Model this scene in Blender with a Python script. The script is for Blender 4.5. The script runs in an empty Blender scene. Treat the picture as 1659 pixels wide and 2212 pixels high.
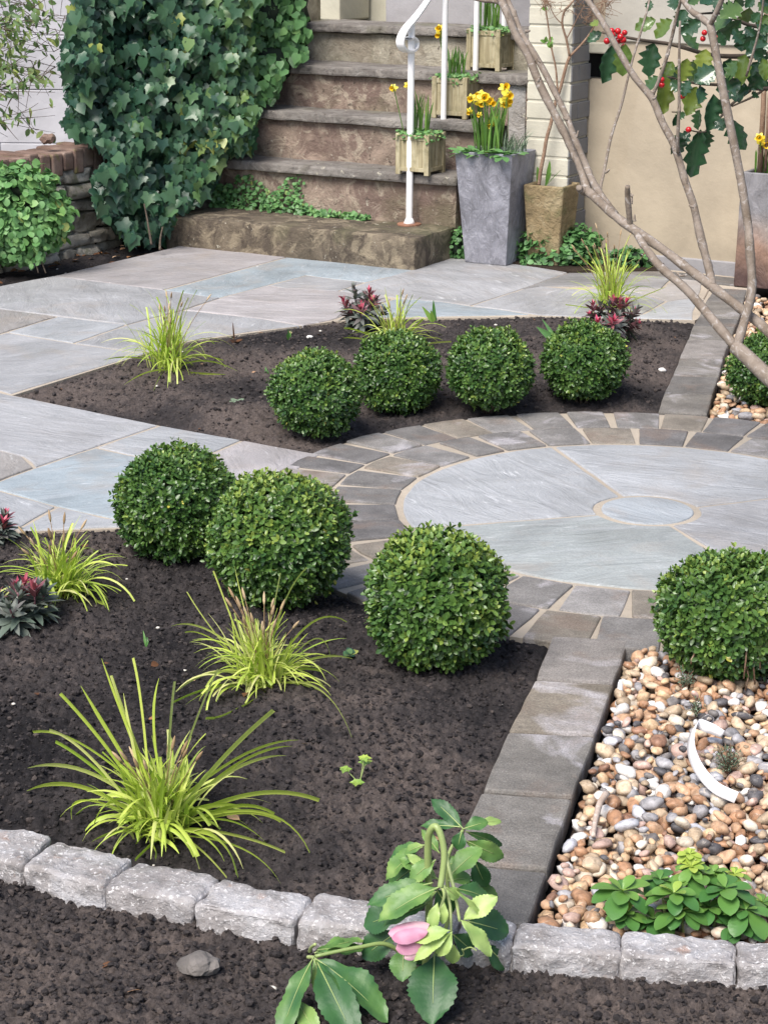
import bpy, bmesh, math, random
import numpy as np
from mathutils import Vector, Matrix

rng = np.random.default_rng(11)
random.seed(11)
scene = bpy.context.scene
COL = scene.collection

# ------------------------------------------------------------------ camera model (used to place things on the ground)
IW, IH = 1659, 2212
ICX, ICY = IW / 2, IH / 2
FPX, PIT, ROL, HC = 4200.0, math.radians(17.08), 0.0085, 1.4
FW = np.array([0, math.cos(PIT), -math.sin(PIT)])
_u = np.array([0, math.sin(PIT), math.cos(PIT)])
_r = np.array([1.0, 0, 0])
RI = math.cos(ROL) * _r + math.sin(ROL) * _u
UP = -math.sin(ROL) * _r + math.cos(ROL) * _u
CAM = np.array([0, 0, HC])


def ray(x, y):
    return FW + ((x - ICX) / FPX) * RI + ((ICY - y) / FPX) * UP


def at(x, y, z=0.0):
    d = ray(x, y)
    return CAM + d * ((z - HC) / d[2])


def atY(x, y, Y):
    d = ray(x, y)
    return CAM + d * (Y / d[1])


# staircase frame
SO = np.array([0.107, 7.938, 0.0])
SU = np.array([0.8805, -0.474, 0.0])
SV = np.array([0.474, 0.8805, 0.0])
ZZ = np.array([0, 0, 1.0])


def st(u, v, z=0.0):
    return SO + SU * u + SV * v + ZZ * z


def loc(p):
    d = np.asarray(p) - SO
    return np.array([d @ SU, d @ SV, p[2]])


def onv(x, y, v):
    d = ray(x, y)
    t = ((SO - CAM) @ SV + v) / (d @ SV)
    return CAM + d * t


# ------------------------------------------------------------------ noise
def _hash(ix, iy, iz, seed):
    with np.errstate(over='ignore'):
        n = (ix.astype(np.uint32) * np.uint32(374761393) + iy.astype(np.uint32) * np.uint32(668265263)
             + iz.astype(np.uint32) * np.uint32(2147483647) + np.uint32((seed * 974711 + 12345) & 0xffffffff))
        n = (n ^ (n >> np.uint32(13))) * np.uint32(1274126177)
        n = n ^ (n >> np.uint32(16))
    return n.astype(np.float64) / 4294967295.0


def vnoise(p, seed=0):
    p = np.asarray(p, float)
    i = np.floor(p).astype(np.int64)
    f = p - i
    f = f * f * (3 - 2 * f)
    out = 0
    for dx in (0, 1):
        wx = f[..., 0] if dx else 1 - f[..., 0]
        for dy in (0, 1):
            wy = f[..., 1] if dy else 1 - f[..., 1]
            for dz in (0, 1):
                wz = f[..., 2] if dz else 1 - f[..., 2]
                out = out + wx * wy * wz * _hash(i[..., 0] + dx, i[..., 1] + dy, i[..., 2] + dz, seed)
    return out * 2 - 1


def fbm(p, octv=4, seed=0, gain=0.5):
    p = np.asarray(p, float)
    a, s, out = 1.0, 1.0, 0
    for o in range(octv):
        out = out + a * vnoise(p * s + 17.3 * o, seed + o)
        a *= gain
        s *= 2.03
    return out


def n2(x, y, k, octv=3, seed=0):
    return fbm(np.stack([x * k, y * k, np.zeros_like(x)], -1), octv, seed)


# ------------------------------------------------------------------ objects
def tag(o, label=None, cat=None, group=None, kind=None):
    if label:
        o['label'] = label
    if cat:
        o['category'] = cat
    if group:
        o['group'] = group
    if kind:
        o['kind'] = kind
    return o


def thing(name, loc3, label, cat, group=None):
    o = bpy.data.objects.new(name, None)
    o.empty_display_size = 0.05
    COL.objects.link(o)
    o.location = Vector([float(c) for c in loc3])
    return tag(o, label, cat, group)


def link(name, me, mat, parent=None):
    o = bpy.data.objects.new(name, me)
    COL.objects.link(o)
    if mat is not None:
        me.materials.append(mat)
    if parent is not None:
        o.parent = parent
    return o


def wloc(o):
    v = np.zeros(3)
    while o is not None:
        v += np.array(o.location)
        o = o.parent
    return v


def build(name, parts, mat, parent=None, smooth=True, color=None):
    """parts: list of (V (n,3) world, T (m,3) tris, tint (n,), [rgb (n,3)]) merged into one mesh."""
    Vs, Ts, ts, cs, off = [], [], [], [], 0
    for p in parts:
        V, T = np.asarray(p[0], float), np.asarray(p[1], int)
        if len(V) == 0:
            continue
        Vs.append(V)
        Ts.append(T + off)
        off += len(V)
        ti = p[2] if len(p) > 2 and p[2] is not None else 0.5
        ts.append(np.broadcast_to(np.asarray(ti, float), (len(V),)))
        if len(p) > 3:
            cs.append(np.asarray(p[3], float))
    V = np.concatenate(Vs)
    T = np.concatenate(Ts)
    t = np.concatenate(ts)
    if parent is not None:
        V = V - wloc(parent)
    me = bpy.data.meshes.new(name)
    me.vertices.add(len(V))
    me.vertices.foreach_set('co', V.astype(np.float32).ravel())
    me.loops.add(len(T) * 3)
    me.loops.foreach_set('vertex_index', T.astype(np.int32).ravel())
    me.polygons.add(len(T))
    me.polygons.foreach_set('loop_start', np.arange(0, len(T) * 3, 3, dtype=np.int32))
    try:
        me.polygons.foreach_set('loop_total', np.full(len(T), 3, dtype=np.int32))
    except Exception:
        pass
    me.polygons.foreach_set('use_smooth', np.full(len(T), smooth))
    me.update(calc_edges=True)
    a = me.attributes.new('tint', 'FLOAT', 'POINT')
    a.data.foreach_set('value', t.astype(np.float32))
    if cs and sum(len(c) for c in cs) == len(V):
        c = np.concatenate(cs)
        c4 = np.concatenate([c, np.ones((len(c), 1))], 1)
        a = me.attributes.new('stone', 'FLOAT_COLOR', 'POINT')
        a.data.foreach_set('color', c4.astype(np.float32).ravel())
    o = link(name, me, mat, parent)
    if color is not None:
        o.color = (*color, 1)
    return o


def nrm(a):
    a = np.asarray(a, float)
    return a / np.maximum(np.linalg.norm(a, axis=-1, keepdims=True), 1e-9)


def scatter(tpl, P, Y, N, S, tint):
    """copies of template (V,T): template y axis -> Y, z axis -> N, scaled by S."""
    V, T = tpl
    P, Y, N = np.asarray(P, float), nrm(Y), np.asarray(N, float)
    X = nrm(np.cross(Y, N))
    N = np.cross(X, Y)
    S = np.broadcast_to(np.asarray(S, float), (len(P),))
    n, k = len(P), len(V)
    W = (P[:, None, :] + S[:, None, None] * (V[None, :, 0:1] * X[:, None, :] + V[None, :, 1:2] * Y[:, None, :] + V[None, :, 2:3] * N[:, None, :]))
    TT = (T[None] + (np.arange(n) * k)[:, None, None]).reshape(-1, 3)
    ti = np.repeat(np.broadcast_to(np.asarray(tint, float), (n,)), k)
    return W.reshape(-1, 3), TT, ti


def leaf_tpl(w=0.5, rows=((0.25, 0.8), (0.6, 1.0)), fold=0.15, curl=-0.15):
    """unit-long leaf along y; rows are (t, relative half width)."""
    V = [(0, 0, 0)]
    T = []
    prev = None
    for t, h in rows:
        z = curl * t * t
        x = h * w / 2
        b = len(V)
        V += [(-x, t, z + fold * x), (0, t, z), (x, t, z + fold * x)]
        if prev is None:
            T += [(0, b + 1, b), (0, b + 2, b + 1)]
        else:
            p = prev
            T += [(p, p + 1, b + 1), (p, b + 1, b), (p + 1, p + 2, b + 2), (p + 1, b + 2, b + 1)]
        prev = b
    b = len(V)
    V.append((0, 1, curl))
    T += [(prev, prev + 1, b), (prev + 1, prev + 2, b)]
    return np.array(V, float), np.array(T, int)


def outline_tpl(pts, curl=-0.12, fold=0.12, mid=(0, 0.35)):
    """leaf from an outline (x, y) fanned round a raised centre."""
    pts = np.array(pts, float)
    z = curl * pts[:, 1] ** 2 + fold * np.abs(pts[:, 0])
    V = np.concatenate([[[mid[0], mid[1], curl * mid[1] ** 2 - 0.03]], np.c_[pts, z]])
    n = len(pts)
    T = [(0, 1 + i, 1 + (i + 1) % n) for i in range(n)]
    return V, np.array(T, int)


BOX_LEAF = leaf_tpl(0.54, ((0.22, 0.75), (0.58, 1.0), (0.85, 0.6)), 0.25, -0.12)
OVAL_LEAF = leaf_tpl(0.62, ((0.15, 0.6), (0.45, 1.0), (0.78, 0.7)), 0.2, -0.2)
ROUND_LEAF = leaf_tpl(0.9, ((0.12, 0.65), (0.45, 1.0), (0.8, 0.7)), 0.15, -0.2)
LANCE_LEAF = leaf_tpl(0.33, ((0.15, 0.55), (0.45, 1.0), (0.8, 0.55)), 0.3, -0.25)
_iv = [(-0.05, 0), (-0.26, -0.13), (-0.50, -0.02), (-0.43, 0.2), (-0.52, 0.46), (-0.27, 0.53), (-0.13, 0.78), (0, 1.0), (0.13, 0.78), (0.27, 0.53), (0.52, 0.46), (0.43, 0.2), (0.50, -0.02), (0.26, -0.13), (0.05, 0)]
IVY_LEAF = outline_tpl(_iv, -0.28, 0.16)
IVY_NARROW = outline_tpl([(x * 0.8, y) for x, y in _iv], -0.35, 0.3)
_iv2 = [(-0.05, 0), (-0.38, -0.02), (-0.46, 0.3), (-0.3, 0.6), (0, 0.95), (0.3, 0.6), (0.46, 0.3), (0.38, -0.02), (0.05, 0)]
HEART_LEAF = outline_tpl(_iv2, -0.2, 0.1)


def tube(pts, rad, seg=6, tint=0.5, cap=True):
    """tapered tube along pts (k,3) with radii rad."""
    P = np.asarray(pts, float)
    k = len(P)
    r = np.broadcast_to(np.asarray(rad, float), (k,))
    tg = np.gradient(P, axis=0)
    tg = nrm(tg)
    ref = np.array([0.13, 0.21, 0.97]) if abs(tg[:, 2]).mean() < 0.85 else np.array([0.97, 0.2, 0.1])
    X = nrm(np.cross(tg, ref))
    Yv = np.cross(tg, X)
    a = np.linspace(0, 2 * math.pi, seg, endpoint=False)
    V = P[:, None] + r[:, None, None] * (np.cos(a)[None, :, None] * X[:, None] + np.sin(a)[None, :, None] * Yv[:, None])
    V = V.reshape(-1, 3)
    T = []
    for i in range(k - 1):
        for j in range(seg):
            a0, a1 = i * seg + j, i * seg + (j + 1) % seg
            b0, b1 = a0 + seg, a1 + seg
            T += [(a0, a1, b1), (a0, b1, b0)]
    if cap:
        V = np.concatenate([V, P[:1], P[-1:]])
        c0, c1 = k * seg, k * seg + 1
        for j in range(seg):
            T += [(c0, (j + 1) % seg, j), (c1, (k - 1) * seg + j, (k - 1) * seg + (j + 1) % seg)]
    return V, np.array(T, int), np.full(len(V), tint)


def smooth_path(pts, n=12):
    P = np.asarray(pts, float)
    if len(P) < 3:
        t = np.linspace(0, 1, n)[:, None]
        return P[0] * (1 - t) + P[-1] * t
    Q = np.concatenate([[2 * P[0] - P[1]], P, [2 * P[-1] - P[-2]]])
    out = []
    for i in range(1, len(Q) - 2):
        for t in np.linspace(0, 1, n, endpoint=False):
            a, b, c, d = Q[i - 1], Q[i], Q[i + 1], Q[i + 2]
            out.append(0.5 * ((2 * b) + (-a + c) * t + (2 * a - 5 * b + 4 * c - d) * t * t + (-a + 3 * b - 3 * c + d) * t ** 3))
    out.append(P[-1])
    return np.array(out)


def ribbon(P, w, side, fold=0.3, tint=0.5, cut=False, taper=0.35):
    """grass blade along P with max width w; side = unit vector(s) across."""
    P = np.asarray(P, float)
    k = len(P)
    t = np.linspace(0, 1, k)
    prof = np.minimum(1, 0.35 + 2.2 * t) * (np.ones(k) if cut else np.clip((1 - t) / taper, 0.04, 1) ** 0.7)
    tg = nrm(np.gradient(P, axis=0))
    X = np.asarray(side, float)
    X = nrm(X - (tg * X).sum(-1, keepdims=True) * tg)
    Nn = np.cross(X, tg)
    hw = (w / 2 * prof)[:, None]
    L = P - X * hw + Nn * hw * fold
    Rr = P + X * hw + Nn * hw * fold
    V = np.stack([L, P, Rr], 1).reshape(-1, 3)
    T = []
    for i in range(k - 1):
        a, b = 3 * i, 3 * i + 3
        T += [(a, a + 1, b + 1), (a, b + 1, b), (a + 1, a + 2, b + 2), (a + 1, b + 2, b + 1)]
    ti = np.repeat(np.clip(tint + 0.0 * t, 0, 1), 3)
    return V, np.array(T, int), ti


def bez(p0, p1, p2, n=12):
    t = np.linspace(0, 1, n)[:, None]
    return (1 - t) ** 2 * np.asarray(p0) + 2 * t * (1 - t) * np.asarray(p1) + t * t * np.asarray(p2)


def blob(P, R, seed=0, sub=2, amp=0.25, freq=2.0):
    """lumpy icosphere(s) as arrays."""
    bm = bmesh.new()
    bmesh.ops.create_icosphere(bm, subdivisions=sub, radius=1)
    V = np.array([v.co[:] for v in bm.verts])
    T = np.array([[v.index for v in f.verts] for f in bm.faces])
    bm.free()
    V = V * (1 + amp * fbm(V * freq + seed * 3.7, 2, seed)[:, None])
    return V * np.asarray(R) + np.asarray(P), T


_ico = {}


def ico(sub):
    if sub not in _ico:
        bm = bmesh.new()
        bmesh.ops.create_icosphere(bm, subdivisions=sub, radius=1)
        _ico[sub] = (np.array([v.co[:] for v in bm.verts]), np.array([[v.index for v in f.verts] for f in bm.faces]))
        bm.free()
    return _ico[sub]


def bmobj(name, bm, mat, parent=None, smooth=False, bevel=0.0, color=None, seg=2, world=True):
    bmesh.ops.recalc_face_normals(bm, faces=bm.faces)
    if parent is not None and world:
        w = Vector(wloc(parent))
        for v in bm.verts:
            v.co -= w
    me = bpy.data.meshes.new(name)
    for f in bm.faces:
        f.smooth = smooth
    bm.to_mesh(me)
    bm.free()
    o = link(name, me, mat, parent)
    if bevel:
        m = o.modifiers.new('edge', 'BEVEL')
        m.width = bevel
        m.segments = seg
        m.limit_method = 'ANGLE'
        m.angle_limit = math.radians(35)
    if color is not None:
        o.color = (*color, 1)
    return o


def prism(bm, pts, z0, z1, taper=None):
    """extruded polygon, pts (n,2+) in plan."""
    lo = [bm.verts.new((p[0], p[1], z0)) for p in pts]
    hi = [bm.verts.new((p[0], p[1], z1)) for p in pts]
    n = len(pts)
    bm.faces.new(hi)
    bm.faces.new(lo[::-1])
    for i in range(n):
        bm.faces.new((lo[i], lo[(i + 1) % n], hi[(i + 1) % n], hi[i]))


def boxf(bm, o, ax, ay, az):
    """box from corner o with edge vectors."""
    o, ax, ay, az = [np.asarray(q, float) for q in (o, ax, ay, az)]
    v = [bm.verts.new(tuple(o + ax * i + ay * j + az * k)) for k in (0, 1) for j in (0, 1) for i in (0, 1)]
    for f in ((0, 2, 3, 1), (4, 5, 7, 6), (0, 1, 5, 4), (2, 6, 7, 3), (0, 4, 6, 2), (1, 3, 7, 5)):
        bm.faces.new([v[i] for i in f])


# ------------------------------------------------------------------ materials
class NT:
    def __init__(s, name):
        s.m = bpy.data.materials.new(name)
        s.m.use_nodes = True
        s.t = s.m.node_tree
        s.t.nodes.clear()
        s.out = s.t.nodes.new('ShaderNodeOutputMaterial')

    def n(s, typ, **kw):
        x = s.t.nodes.new('ShaderNode' + typ)
        for k, v in kw.items():
            if k.startswith('i_'):
                key = k[2:]
                key = int(key) if key.isdigit() else key.replace('_', ' ')
                sock = x.inputs[key]
                if hasattr(v, 'links') or isinstance(v, bpy.types.NodeSocket):
                    s.t.links.new(v, sock)
                else:
                    sock.default_value = v
            else:
                setattr(x, k, v)
        return x

    def coord(s, rnd=True, which='Object'):
        tc = s.n('TexCoord').outputs[which]
        if not rnd:
            return tc
        oi = s.n('ObjectInfo')
        mm = s.n('MapRange', i_0=oi.outputs['Random'], i_3=-20.0, i_4=20.0)
        return s.n('VectorMath', operation='ADD', i_0=tc, i_1=mm.outputs[0]).outputs[0]

    def noise(s, vec, scale, detail=4, rough=0.55, dist=0.0, stretch=None):
        if stretch is not None:
            vec = s.n('Mapping', i_0=vec, i_3=stretch).outputs[0]
        return s.n('TexNoise', i_Vector=vec, i_Scale=scale, i_Detail=detail, i_Roughness=rough, i_Distortion=dist).outputs['Fac']

    def cn(s, *a, **k):
        return s.n('MapRange', i_0=s.noise(*a, **k), i_1=0.33, i_2=0.67).outputs[0]

    def ramp(s, fac, stops, interp='LINEAR'):
        r = s.n('ValToRGB', i_0=fac)
        e = r.color_ramp.elements
        r.color_ramp.interpolation = interp
        while len(e) < len(stops):
            e.new(0.5)
        for el, (p, c) in zip(e, stops):
            el.position = p
            el.color = (c, c, c, 1) if isinstance(c, (int, float)) else (*c, 1)
        return r.outputs[0]

    def mix(s, fac, a, b, blend='MIX'):
        x = s.n('Mix', data_type='RGBA', blend_type=blend)
        x.clamp_factor = True
        for k, v in ((0, fac), (6, a), (7, b)):
            if isinstance(v, bpy.types.NodeSocket):
                s.t.links.new(v, x.inputs[k])
            elif isinstance(v, (int, float)):
                x.inputs[k].default_value = v if k == 0 else (v, v, v, 1)
            else:
                x.inputs[k].default_value = (*v, 1)
        return x.outputs[2]

    def bump(s, h, strength=0.5, dist=0.01, prev=None):
        kw = dict(i_Height=h, i_Strength=strength, i_Distance=dist)
        if prev is not None:
            kw['i_Normal'] = prev
        return s.n('Bump', **kw).outputs[0]

    def fin(s, col, rough=0.6, normal=None, spec=0.5, trans=0.0, tcol=None, metal=0.0):
        b = s.n('BsdfPrincipled')
        for k, v in (('Base Color', col), ('Roughness', rough), ('Specular IOR Level', spec), ('Metallic', metal)):
            if isinstance(v, bpy.types.NodeSocket):
                s.t.links.new(v, b.inputs[k])
            elif isinstance(v, (int, float)):
                b.inputs[k].default_value = v
            else:
                b.inputs[k].default_value = (*v, 1)
        if normal is not None:
            s.t.links.new(normal, b.inputs['Normal'])
        sh = b.outputs[0]
        if trans:
            tr = s.n('BsdfTranslucent')
            c = tcol if tcol is not None else col
            if isinstance(c, bpy.types.NodeSocket):
                s.t.links.new(c, tr.inputs[0])
            else:
                tr.inputs[0].default_value = (*c, 1)
            mx = s.n('MixShader', i_0=trans)
            s.t.links.new(sh, mx.inputs[1])
            s.t.links.new(tr.outputs[0], mx.inputs[2])
            sh = mx.outputs[0]
        s.t.links.new(sh, s.out.inputs[0])
        return s.m


def leaf_mat(name, stops, rough=0.42, trans=0.22, spec=0.5, vein=False):
    s = NT(name)
    a = s.n('Attribute', attribute_name='tint').outputs['Fac']
    c = s.ramp(a, stops)
    v = s.coord()
    nz = s.noise(v, 60, 3)
    c = s.mix(0.35, c, s.mix(nz, 0.35, 0.75), 'OVERLAY')
    bp = s.bump(s.noise(v, 240, 2), 0.18, 0.002)
    tc = s.mix(0.5, c, s.mix(1.0, c, (0.75, 1.0, 0.2), 'MULTIPLY'))
    return s.fin(c, rough, bp, spec, trans, tc)


M = {}
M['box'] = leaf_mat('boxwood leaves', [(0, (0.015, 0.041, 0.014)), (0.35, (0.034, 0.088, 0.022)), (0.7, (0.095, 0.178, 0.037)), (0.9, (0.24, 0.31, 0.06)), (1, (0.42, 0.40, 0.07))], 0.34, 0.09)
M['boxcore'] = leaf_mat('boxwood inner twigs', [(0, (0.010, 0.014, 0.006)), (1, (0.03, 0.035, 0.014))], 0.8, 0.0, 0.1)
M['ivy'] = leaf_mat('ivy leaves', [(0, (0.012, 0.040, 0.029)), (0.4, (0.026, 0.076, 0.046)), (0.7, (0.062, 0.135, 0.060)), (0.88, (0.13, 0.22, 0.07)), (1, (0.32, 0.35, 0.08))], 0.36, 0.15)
M['ivycore'] = leaf_mat('ivy core with shade in its colour', [(0, (0.010, 0.018, 0.013)), (1, (0.025, 0.035, 0.022))], 0.8, 0.0, 0.1)  # near black tone stands in for shade deep in the foliage
M['creeper'] = leaf_mat('small creeper leaves', [(0, (0.05, 0.13, 0.042)), (0.5, (0.12, 0.27, 0.09)), (0.85, (0.20, 0.36, 0.12)), (1, (0.38, 0.42, 0.12))], 0.5, 0.22)
M['sedge'] = leaf_mat('sedge blades', [(0, (0.16, 0.27, 0.04)), (0.4, (0.34, 0.48, 0.065)), (0.75, (0.52, 0.62, 0.11)), (0.92, (0.62, 0.66, 0.22)), (1, (0.60, 0.48, 0.30))], 0.42, 0.30)
M['straw'] = leaf_mat('sedge flower spikes', [(0, (0.10, 0.06, 0.03)), (0.6, (0.34, 0.23, 0.13)), (1, (0.55, 0.42, 0.27))], 0.7, 0.1, 0.2)
M['sheath'] = leaf_mat('brown leaf sheaths', [(0, (0.03, 0.014, 0.008)), (1, (0.10, 0.045, 0.02))], 0.7, 0.0, 0.2)
M['helle'] = leaf_mat('hellebore leaves', [(0, (0.022, 0.070, 0.030)), (0.4, (0.045, 0.13, 0.038)), (0.7, (0.13, 0.25, 0.06)), (1, (0.38, 0.50, 0.16))], 0.46, 0.2)
M['hstem'] = leaf_mat('hellebore stems', [(0, (0.12, 0.20, 0.05)), (1, (0.42, 0.50, 0.20))], 0.42, 0.1)
M['petal'] = leaf_mat('pink sepals', [(0, (0.52, 0.17, 0.30)), (0.5, (0.66, 0.33, 0.46)), (1, (0.72, 0.52, 0.50))], 0.5, 0.3)
M['pachy'] = leaf_mat('bright evergreen leaves', [(0, (0.030, 0.095, 0.026)), (0.5, (0.065, 0.18, 0.045)), (0.85, (0.16, 0.30, 0.06)), (1, (0.36, 0.46, 0.08))], 0.34, 0.2)
M['purple'] = leaf_mat('purple leaves', [(0, (0.10, 0.135, 0.105)), (0.35, (0.135, 0.14, 0.13)), (0.6, (0.16, 0.070, 0.085)), (0.85, (0.29, 0.075, 0.09)), (1, (0.50, 0.06, 0.13))], 0.45, 0.15)
M['daffleaf'] = leaf_mat('daffodil leaves', [(0, (0.05, 0.13, 0.03)), (1, (0.16, 0.30, 0.05))], 0.45, 0.2)
M['daff'] = leaf_mat('daffodil petals', [(0, (0.80, 0.42, 0.01)), (0.5, (0.85, 0.64, 0.03)), (1, (0.86, 0.76, 0.12))], 0.5, 0.25)
M['lav'] = leaf_mat('grey green needles', [(0, (0.06, 0.10, 0.06)), (1, (0.18, 0.24, 0.16))], 0.6, 0.1)
M['holly'] = leaf_mat('holly leaves', [(0, (0.018, 0.055, 0.026)), (0.45, (0.038, 0.095, 0.045)), (0.7, (0.11, 0.17, 0.035)), (1, (0.24, 0.29, 0.06))], 0.18, 0.2, 0.7)
M['shrubleaf'] = leaf_mat('thin shrub leaves', [(0, (0.05, 0.10, 0.045)), (0.6, (0.13, 0.22, 0.075)), (1, (0.30, 0.36, 0.10))], 0.5, 0.25)
M['dead'] = leaf_mat('dry fallen leaves', [(0, (0.09, 0.04, 0.02)), (0.6, (0.28, 0.14, 0.07)), (1, (0.48, 0.33, 0.22))], 0.7, 0.05, 0.2)


def plain(name, col, rough=0.5, bumps=(300, 0.1, 0.001), var=0.2, spec=0.5):
    s = NT(name)
    v = s.coord()
    c = s.mix(var, col, s.mix(s.cn(v, 14, 5), 0.2, 0.85), 'OVERLAY')
    return s.fin(c, rough, s.bump(s.noise(v, bumps[0], 3), bumps[1], bumps[2]), spec)


def m_slab():
    s = NT('riven sandstone slab')
    v = s.coord()
    oc = s.n('ObjectInfo').outputs['Color']
    rot = s.n('VectorRotate', rotation_type='Z_AXIS', i_0=v, i_3=s.n('MapRange', i_0=s.n('ObjectInfo').outputs['Random'], i_3=0.0, i_4=3.1).outputs[0]).outputs[0]
    cloud = s.cn(v, 2.6, 6, 0.6, 0.8)
    c = s.mix(0.42, oc, s.mix(cloud, 0.26, 0.74), 'OVERLAY')
    c = s.mix(s.ramp(s.noise(rot, 4.2, 6, 0.62, 1.4, (0.45, 2.4, 1)), [(0.52, 0), (0.70, 0.24)]), c, (0.46, 0.47, 0.50))
    c = s.mix(s.ramp(s.noise(rot, 5.5, 6, 0.65, 1.2, (0.6, 2.0, 1)), [(0.55, 0), (0.70, 0.30)]), c, (0.225, 0.21, 0.20))
    c = s.mix(s.ramp(s.noise(v, 3.4, 5, 0.62, 0.6), [(0.54, 0), (0.66, 0.35)]), c, (0.33, 0.285, 0.25))
    c = s.mix(s.ramp(s.noise(rot, 30, 4, 0.62, 0.5, (0.35, 1.6, 1)), [(0.63, 0), (0.72, 0.6)]), c, (0.58, 0.59, 0.61))
    c = s.mix(s.ramp(s.noise(rot, 46, 3, 0.6, 0.3, (0.35, 1.6, 1)), [(0.68, 0), (0.74, 0.6)]), c, (0.13, 0.12, 0.115))
    c = s.mix(0.35, c, s.mix(s.cn(v, 240, 3, 0.7), 0.3, 0.7), 'OVERLAY')
    h = s.noise(rot, 7, 7, 0.62, 1.0, (0.6, 1.8, 1))
    b = s.bump(h, 0.6, 0.022)
    b = s.bump(s.noise(v, 150, 5, 0.65), 0.35, 0.003, b)
    r = s.mix(s.cn(v, 9, 4), 0.40, 0.72)
    return s.fin(c, r, b, 0.4)


def m_sett():
    s = NT('grey block paving')
    v = s.coord()
    oc = s.n('ObjectInfo').outputs['Color']
    c = s.mix(0.55, oc, s.mix(s.cn(v, 10, 6, 0.65), 0.24, 0.76), 'OVERLAY')
    c = s.mix(s.ramp(s.noise(v, 5.0, 5, 0.6, 0.7), [(0.57, 0), (0.68, 0.75)]), c, (0.42, 0.40, 0.42))
    c = s.mix(s.ramp(s.noise(v, 8, 4, 0.6, 0.4), [(0.55, 0), (0.68, 0.45)]), c, (0.20, 0.145, 0.115))
    c = s.mix(0.5, c, s.mix(s.cn(v, 300, 3, 0.75), 0.18, 0.82), 'OVERLAY')
    c = s.mix(s.ramp(s.noise(v, 210, 3, 0.7), [(0.63, 0), (0.72, 0.55)]), c, (0.42, 0.41, 0.40))
    b = s.bump(s.noise(v, 240, 5, 0.7), 0.6, 0.005)
    b = s.bump(s.noise(v, 24, 5), 0.45, 0.012, b)
    return s.fin(c, 0.75, b, 0.3)


def m_kerb():
    s = NT('tumbled edging stone')
    v = s.coord()
    c = s.ramp(s.noise(v, 9, 6, 0.65, 0.4), [(0.34, (0.20, 0.178, 0.168)), (0.5, (0.335, 0.315, 0.315)), (0.64, (0.48, 0.472, 0.49))])
    c = s.mix(s.ramp(s.noise(v, 14, 5, 0.6, 0.8), [(0.56, 0), (0.68, 0.65)]), c, (0.155, 0.145, 0.15))
    c = s.mix(s.ramp(s.noise(v, 17, 4, 0.6, 0.3), [(0.63, 0), (0.72, 0.5)]), c, (0.36, 0.20, 0.13))
    c = s.mix(s.ramp(s.noise(v, 150, 3, 0.7), [(0.57, 0), (0.64, 0.85)]), c, (0.68, 0.66, 0.66))
    b = s.bump(s.noise(v, 150, 5, 0.7), 0.75, 0.006)
    b = s.bump(s.noise(v, 40, 5, 0.6), 0.5, 0.012, b)
    return s.fin(c, 0.62, b, 0.4)


def m_soil():
    s = NT('dark garden soil')
    v = s.coord(False)
    a = s.n('Attribute', attribute_name='tint').outputs['Fac']
    c = s.ramp(a, [(0, (0.014, 0.0128, 0.0142)), (0.5, (0.044, 0.0380, 0.0378)), (1, (0.094, 0.076, 0.069))])
    c = s.mix(0.6, c, s.mix(s.cn(v, 170, 5, 0.7), 0.15, 0.85), 'OVERLAY')
    c = s.mix(s.ramp(s.noise(v, 420, 3, 0.6), [(0.70, 0), (0.78, 0.5)]), c, (0.22, 0.19, 0.17))
    b = s.bump(s.noise(v, 260, 6, 0.7), 0.8, 0.005)
    return s.fin(c, 0.9, b, 0.18)


def m_pebble():
    s = NT('rounded river pebbles')
    v = s.coord(False)
    c = s.n('Attribute', attribute_name='stone').outputs['Color']
    c = s.mix(0.55, c, s.mix(s.cn(v, 90, 5, 0.65, 0.6), 0.18, 0.85), 'OVERLAY')
    c = s.mix(s.ramp(s.noise(v, 55, 4, 0.6, 1.5, (1, 2.4, 1)), [(0.60, 0), (0.68, 0.45)]), c, (0.62, 0.54, 0.45))
    b = s.bump(s.noise(v, 420, 3), 0.2, 0.001)
    return s.fin(c, 0.55, b, 0.4)


def m_step(name, base, dark, pale, kpale=0.5):
    s = NT(name)
    v = s.coord(False)
    c = s.mix(0.6, base, s.mix(s.cn(v, 5, 7, 0.65, 0.5), 0.2, 0.8), 'OVERLAY')
    c = s.mix(s.ramp(s.noise(v, 5.5, 7, 0.7, 0.8, (1, 1, 0.5)), [(0.47, 0), (0.56, 0.85)]), c, dark)
    c = s.mix(s.ramp(s.noise(v, 11, 7, 0.72, 0.9), [(0.52, 0), (0.60, kpale)]), c, pale)
    c = s.mix(s.ramp(s.noise(v, 3.1, 5, 0.6, 0.3), [(0.52, 0), (0.66, 0.5)]), c, (0.115, 0.115, 0.062))
    c = s.mix(s.ramp(s.noise(v, 26, 6, 0.7, 0.5), [(0.60, 0), (0.67, 0.8)]), c, (0.055, 0.045, 0.038))
    c = s.mix(s.ramp(s.noise(v, 34, 4, 0.6, 0.3), [(0.66, 0), (0.71, 0.8)]), c, (0.47, 0.44, 0.36))
    b = s.bump(s.noise(v, 90, 6, 0.7), 0.7, 0.008)
    b = s.bump(s.noise(v, 12, 6, 0.6, 0.6), 0.6, 0.03, b)
    return s.fin(c, 0.88, b, 0.2)


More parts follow.
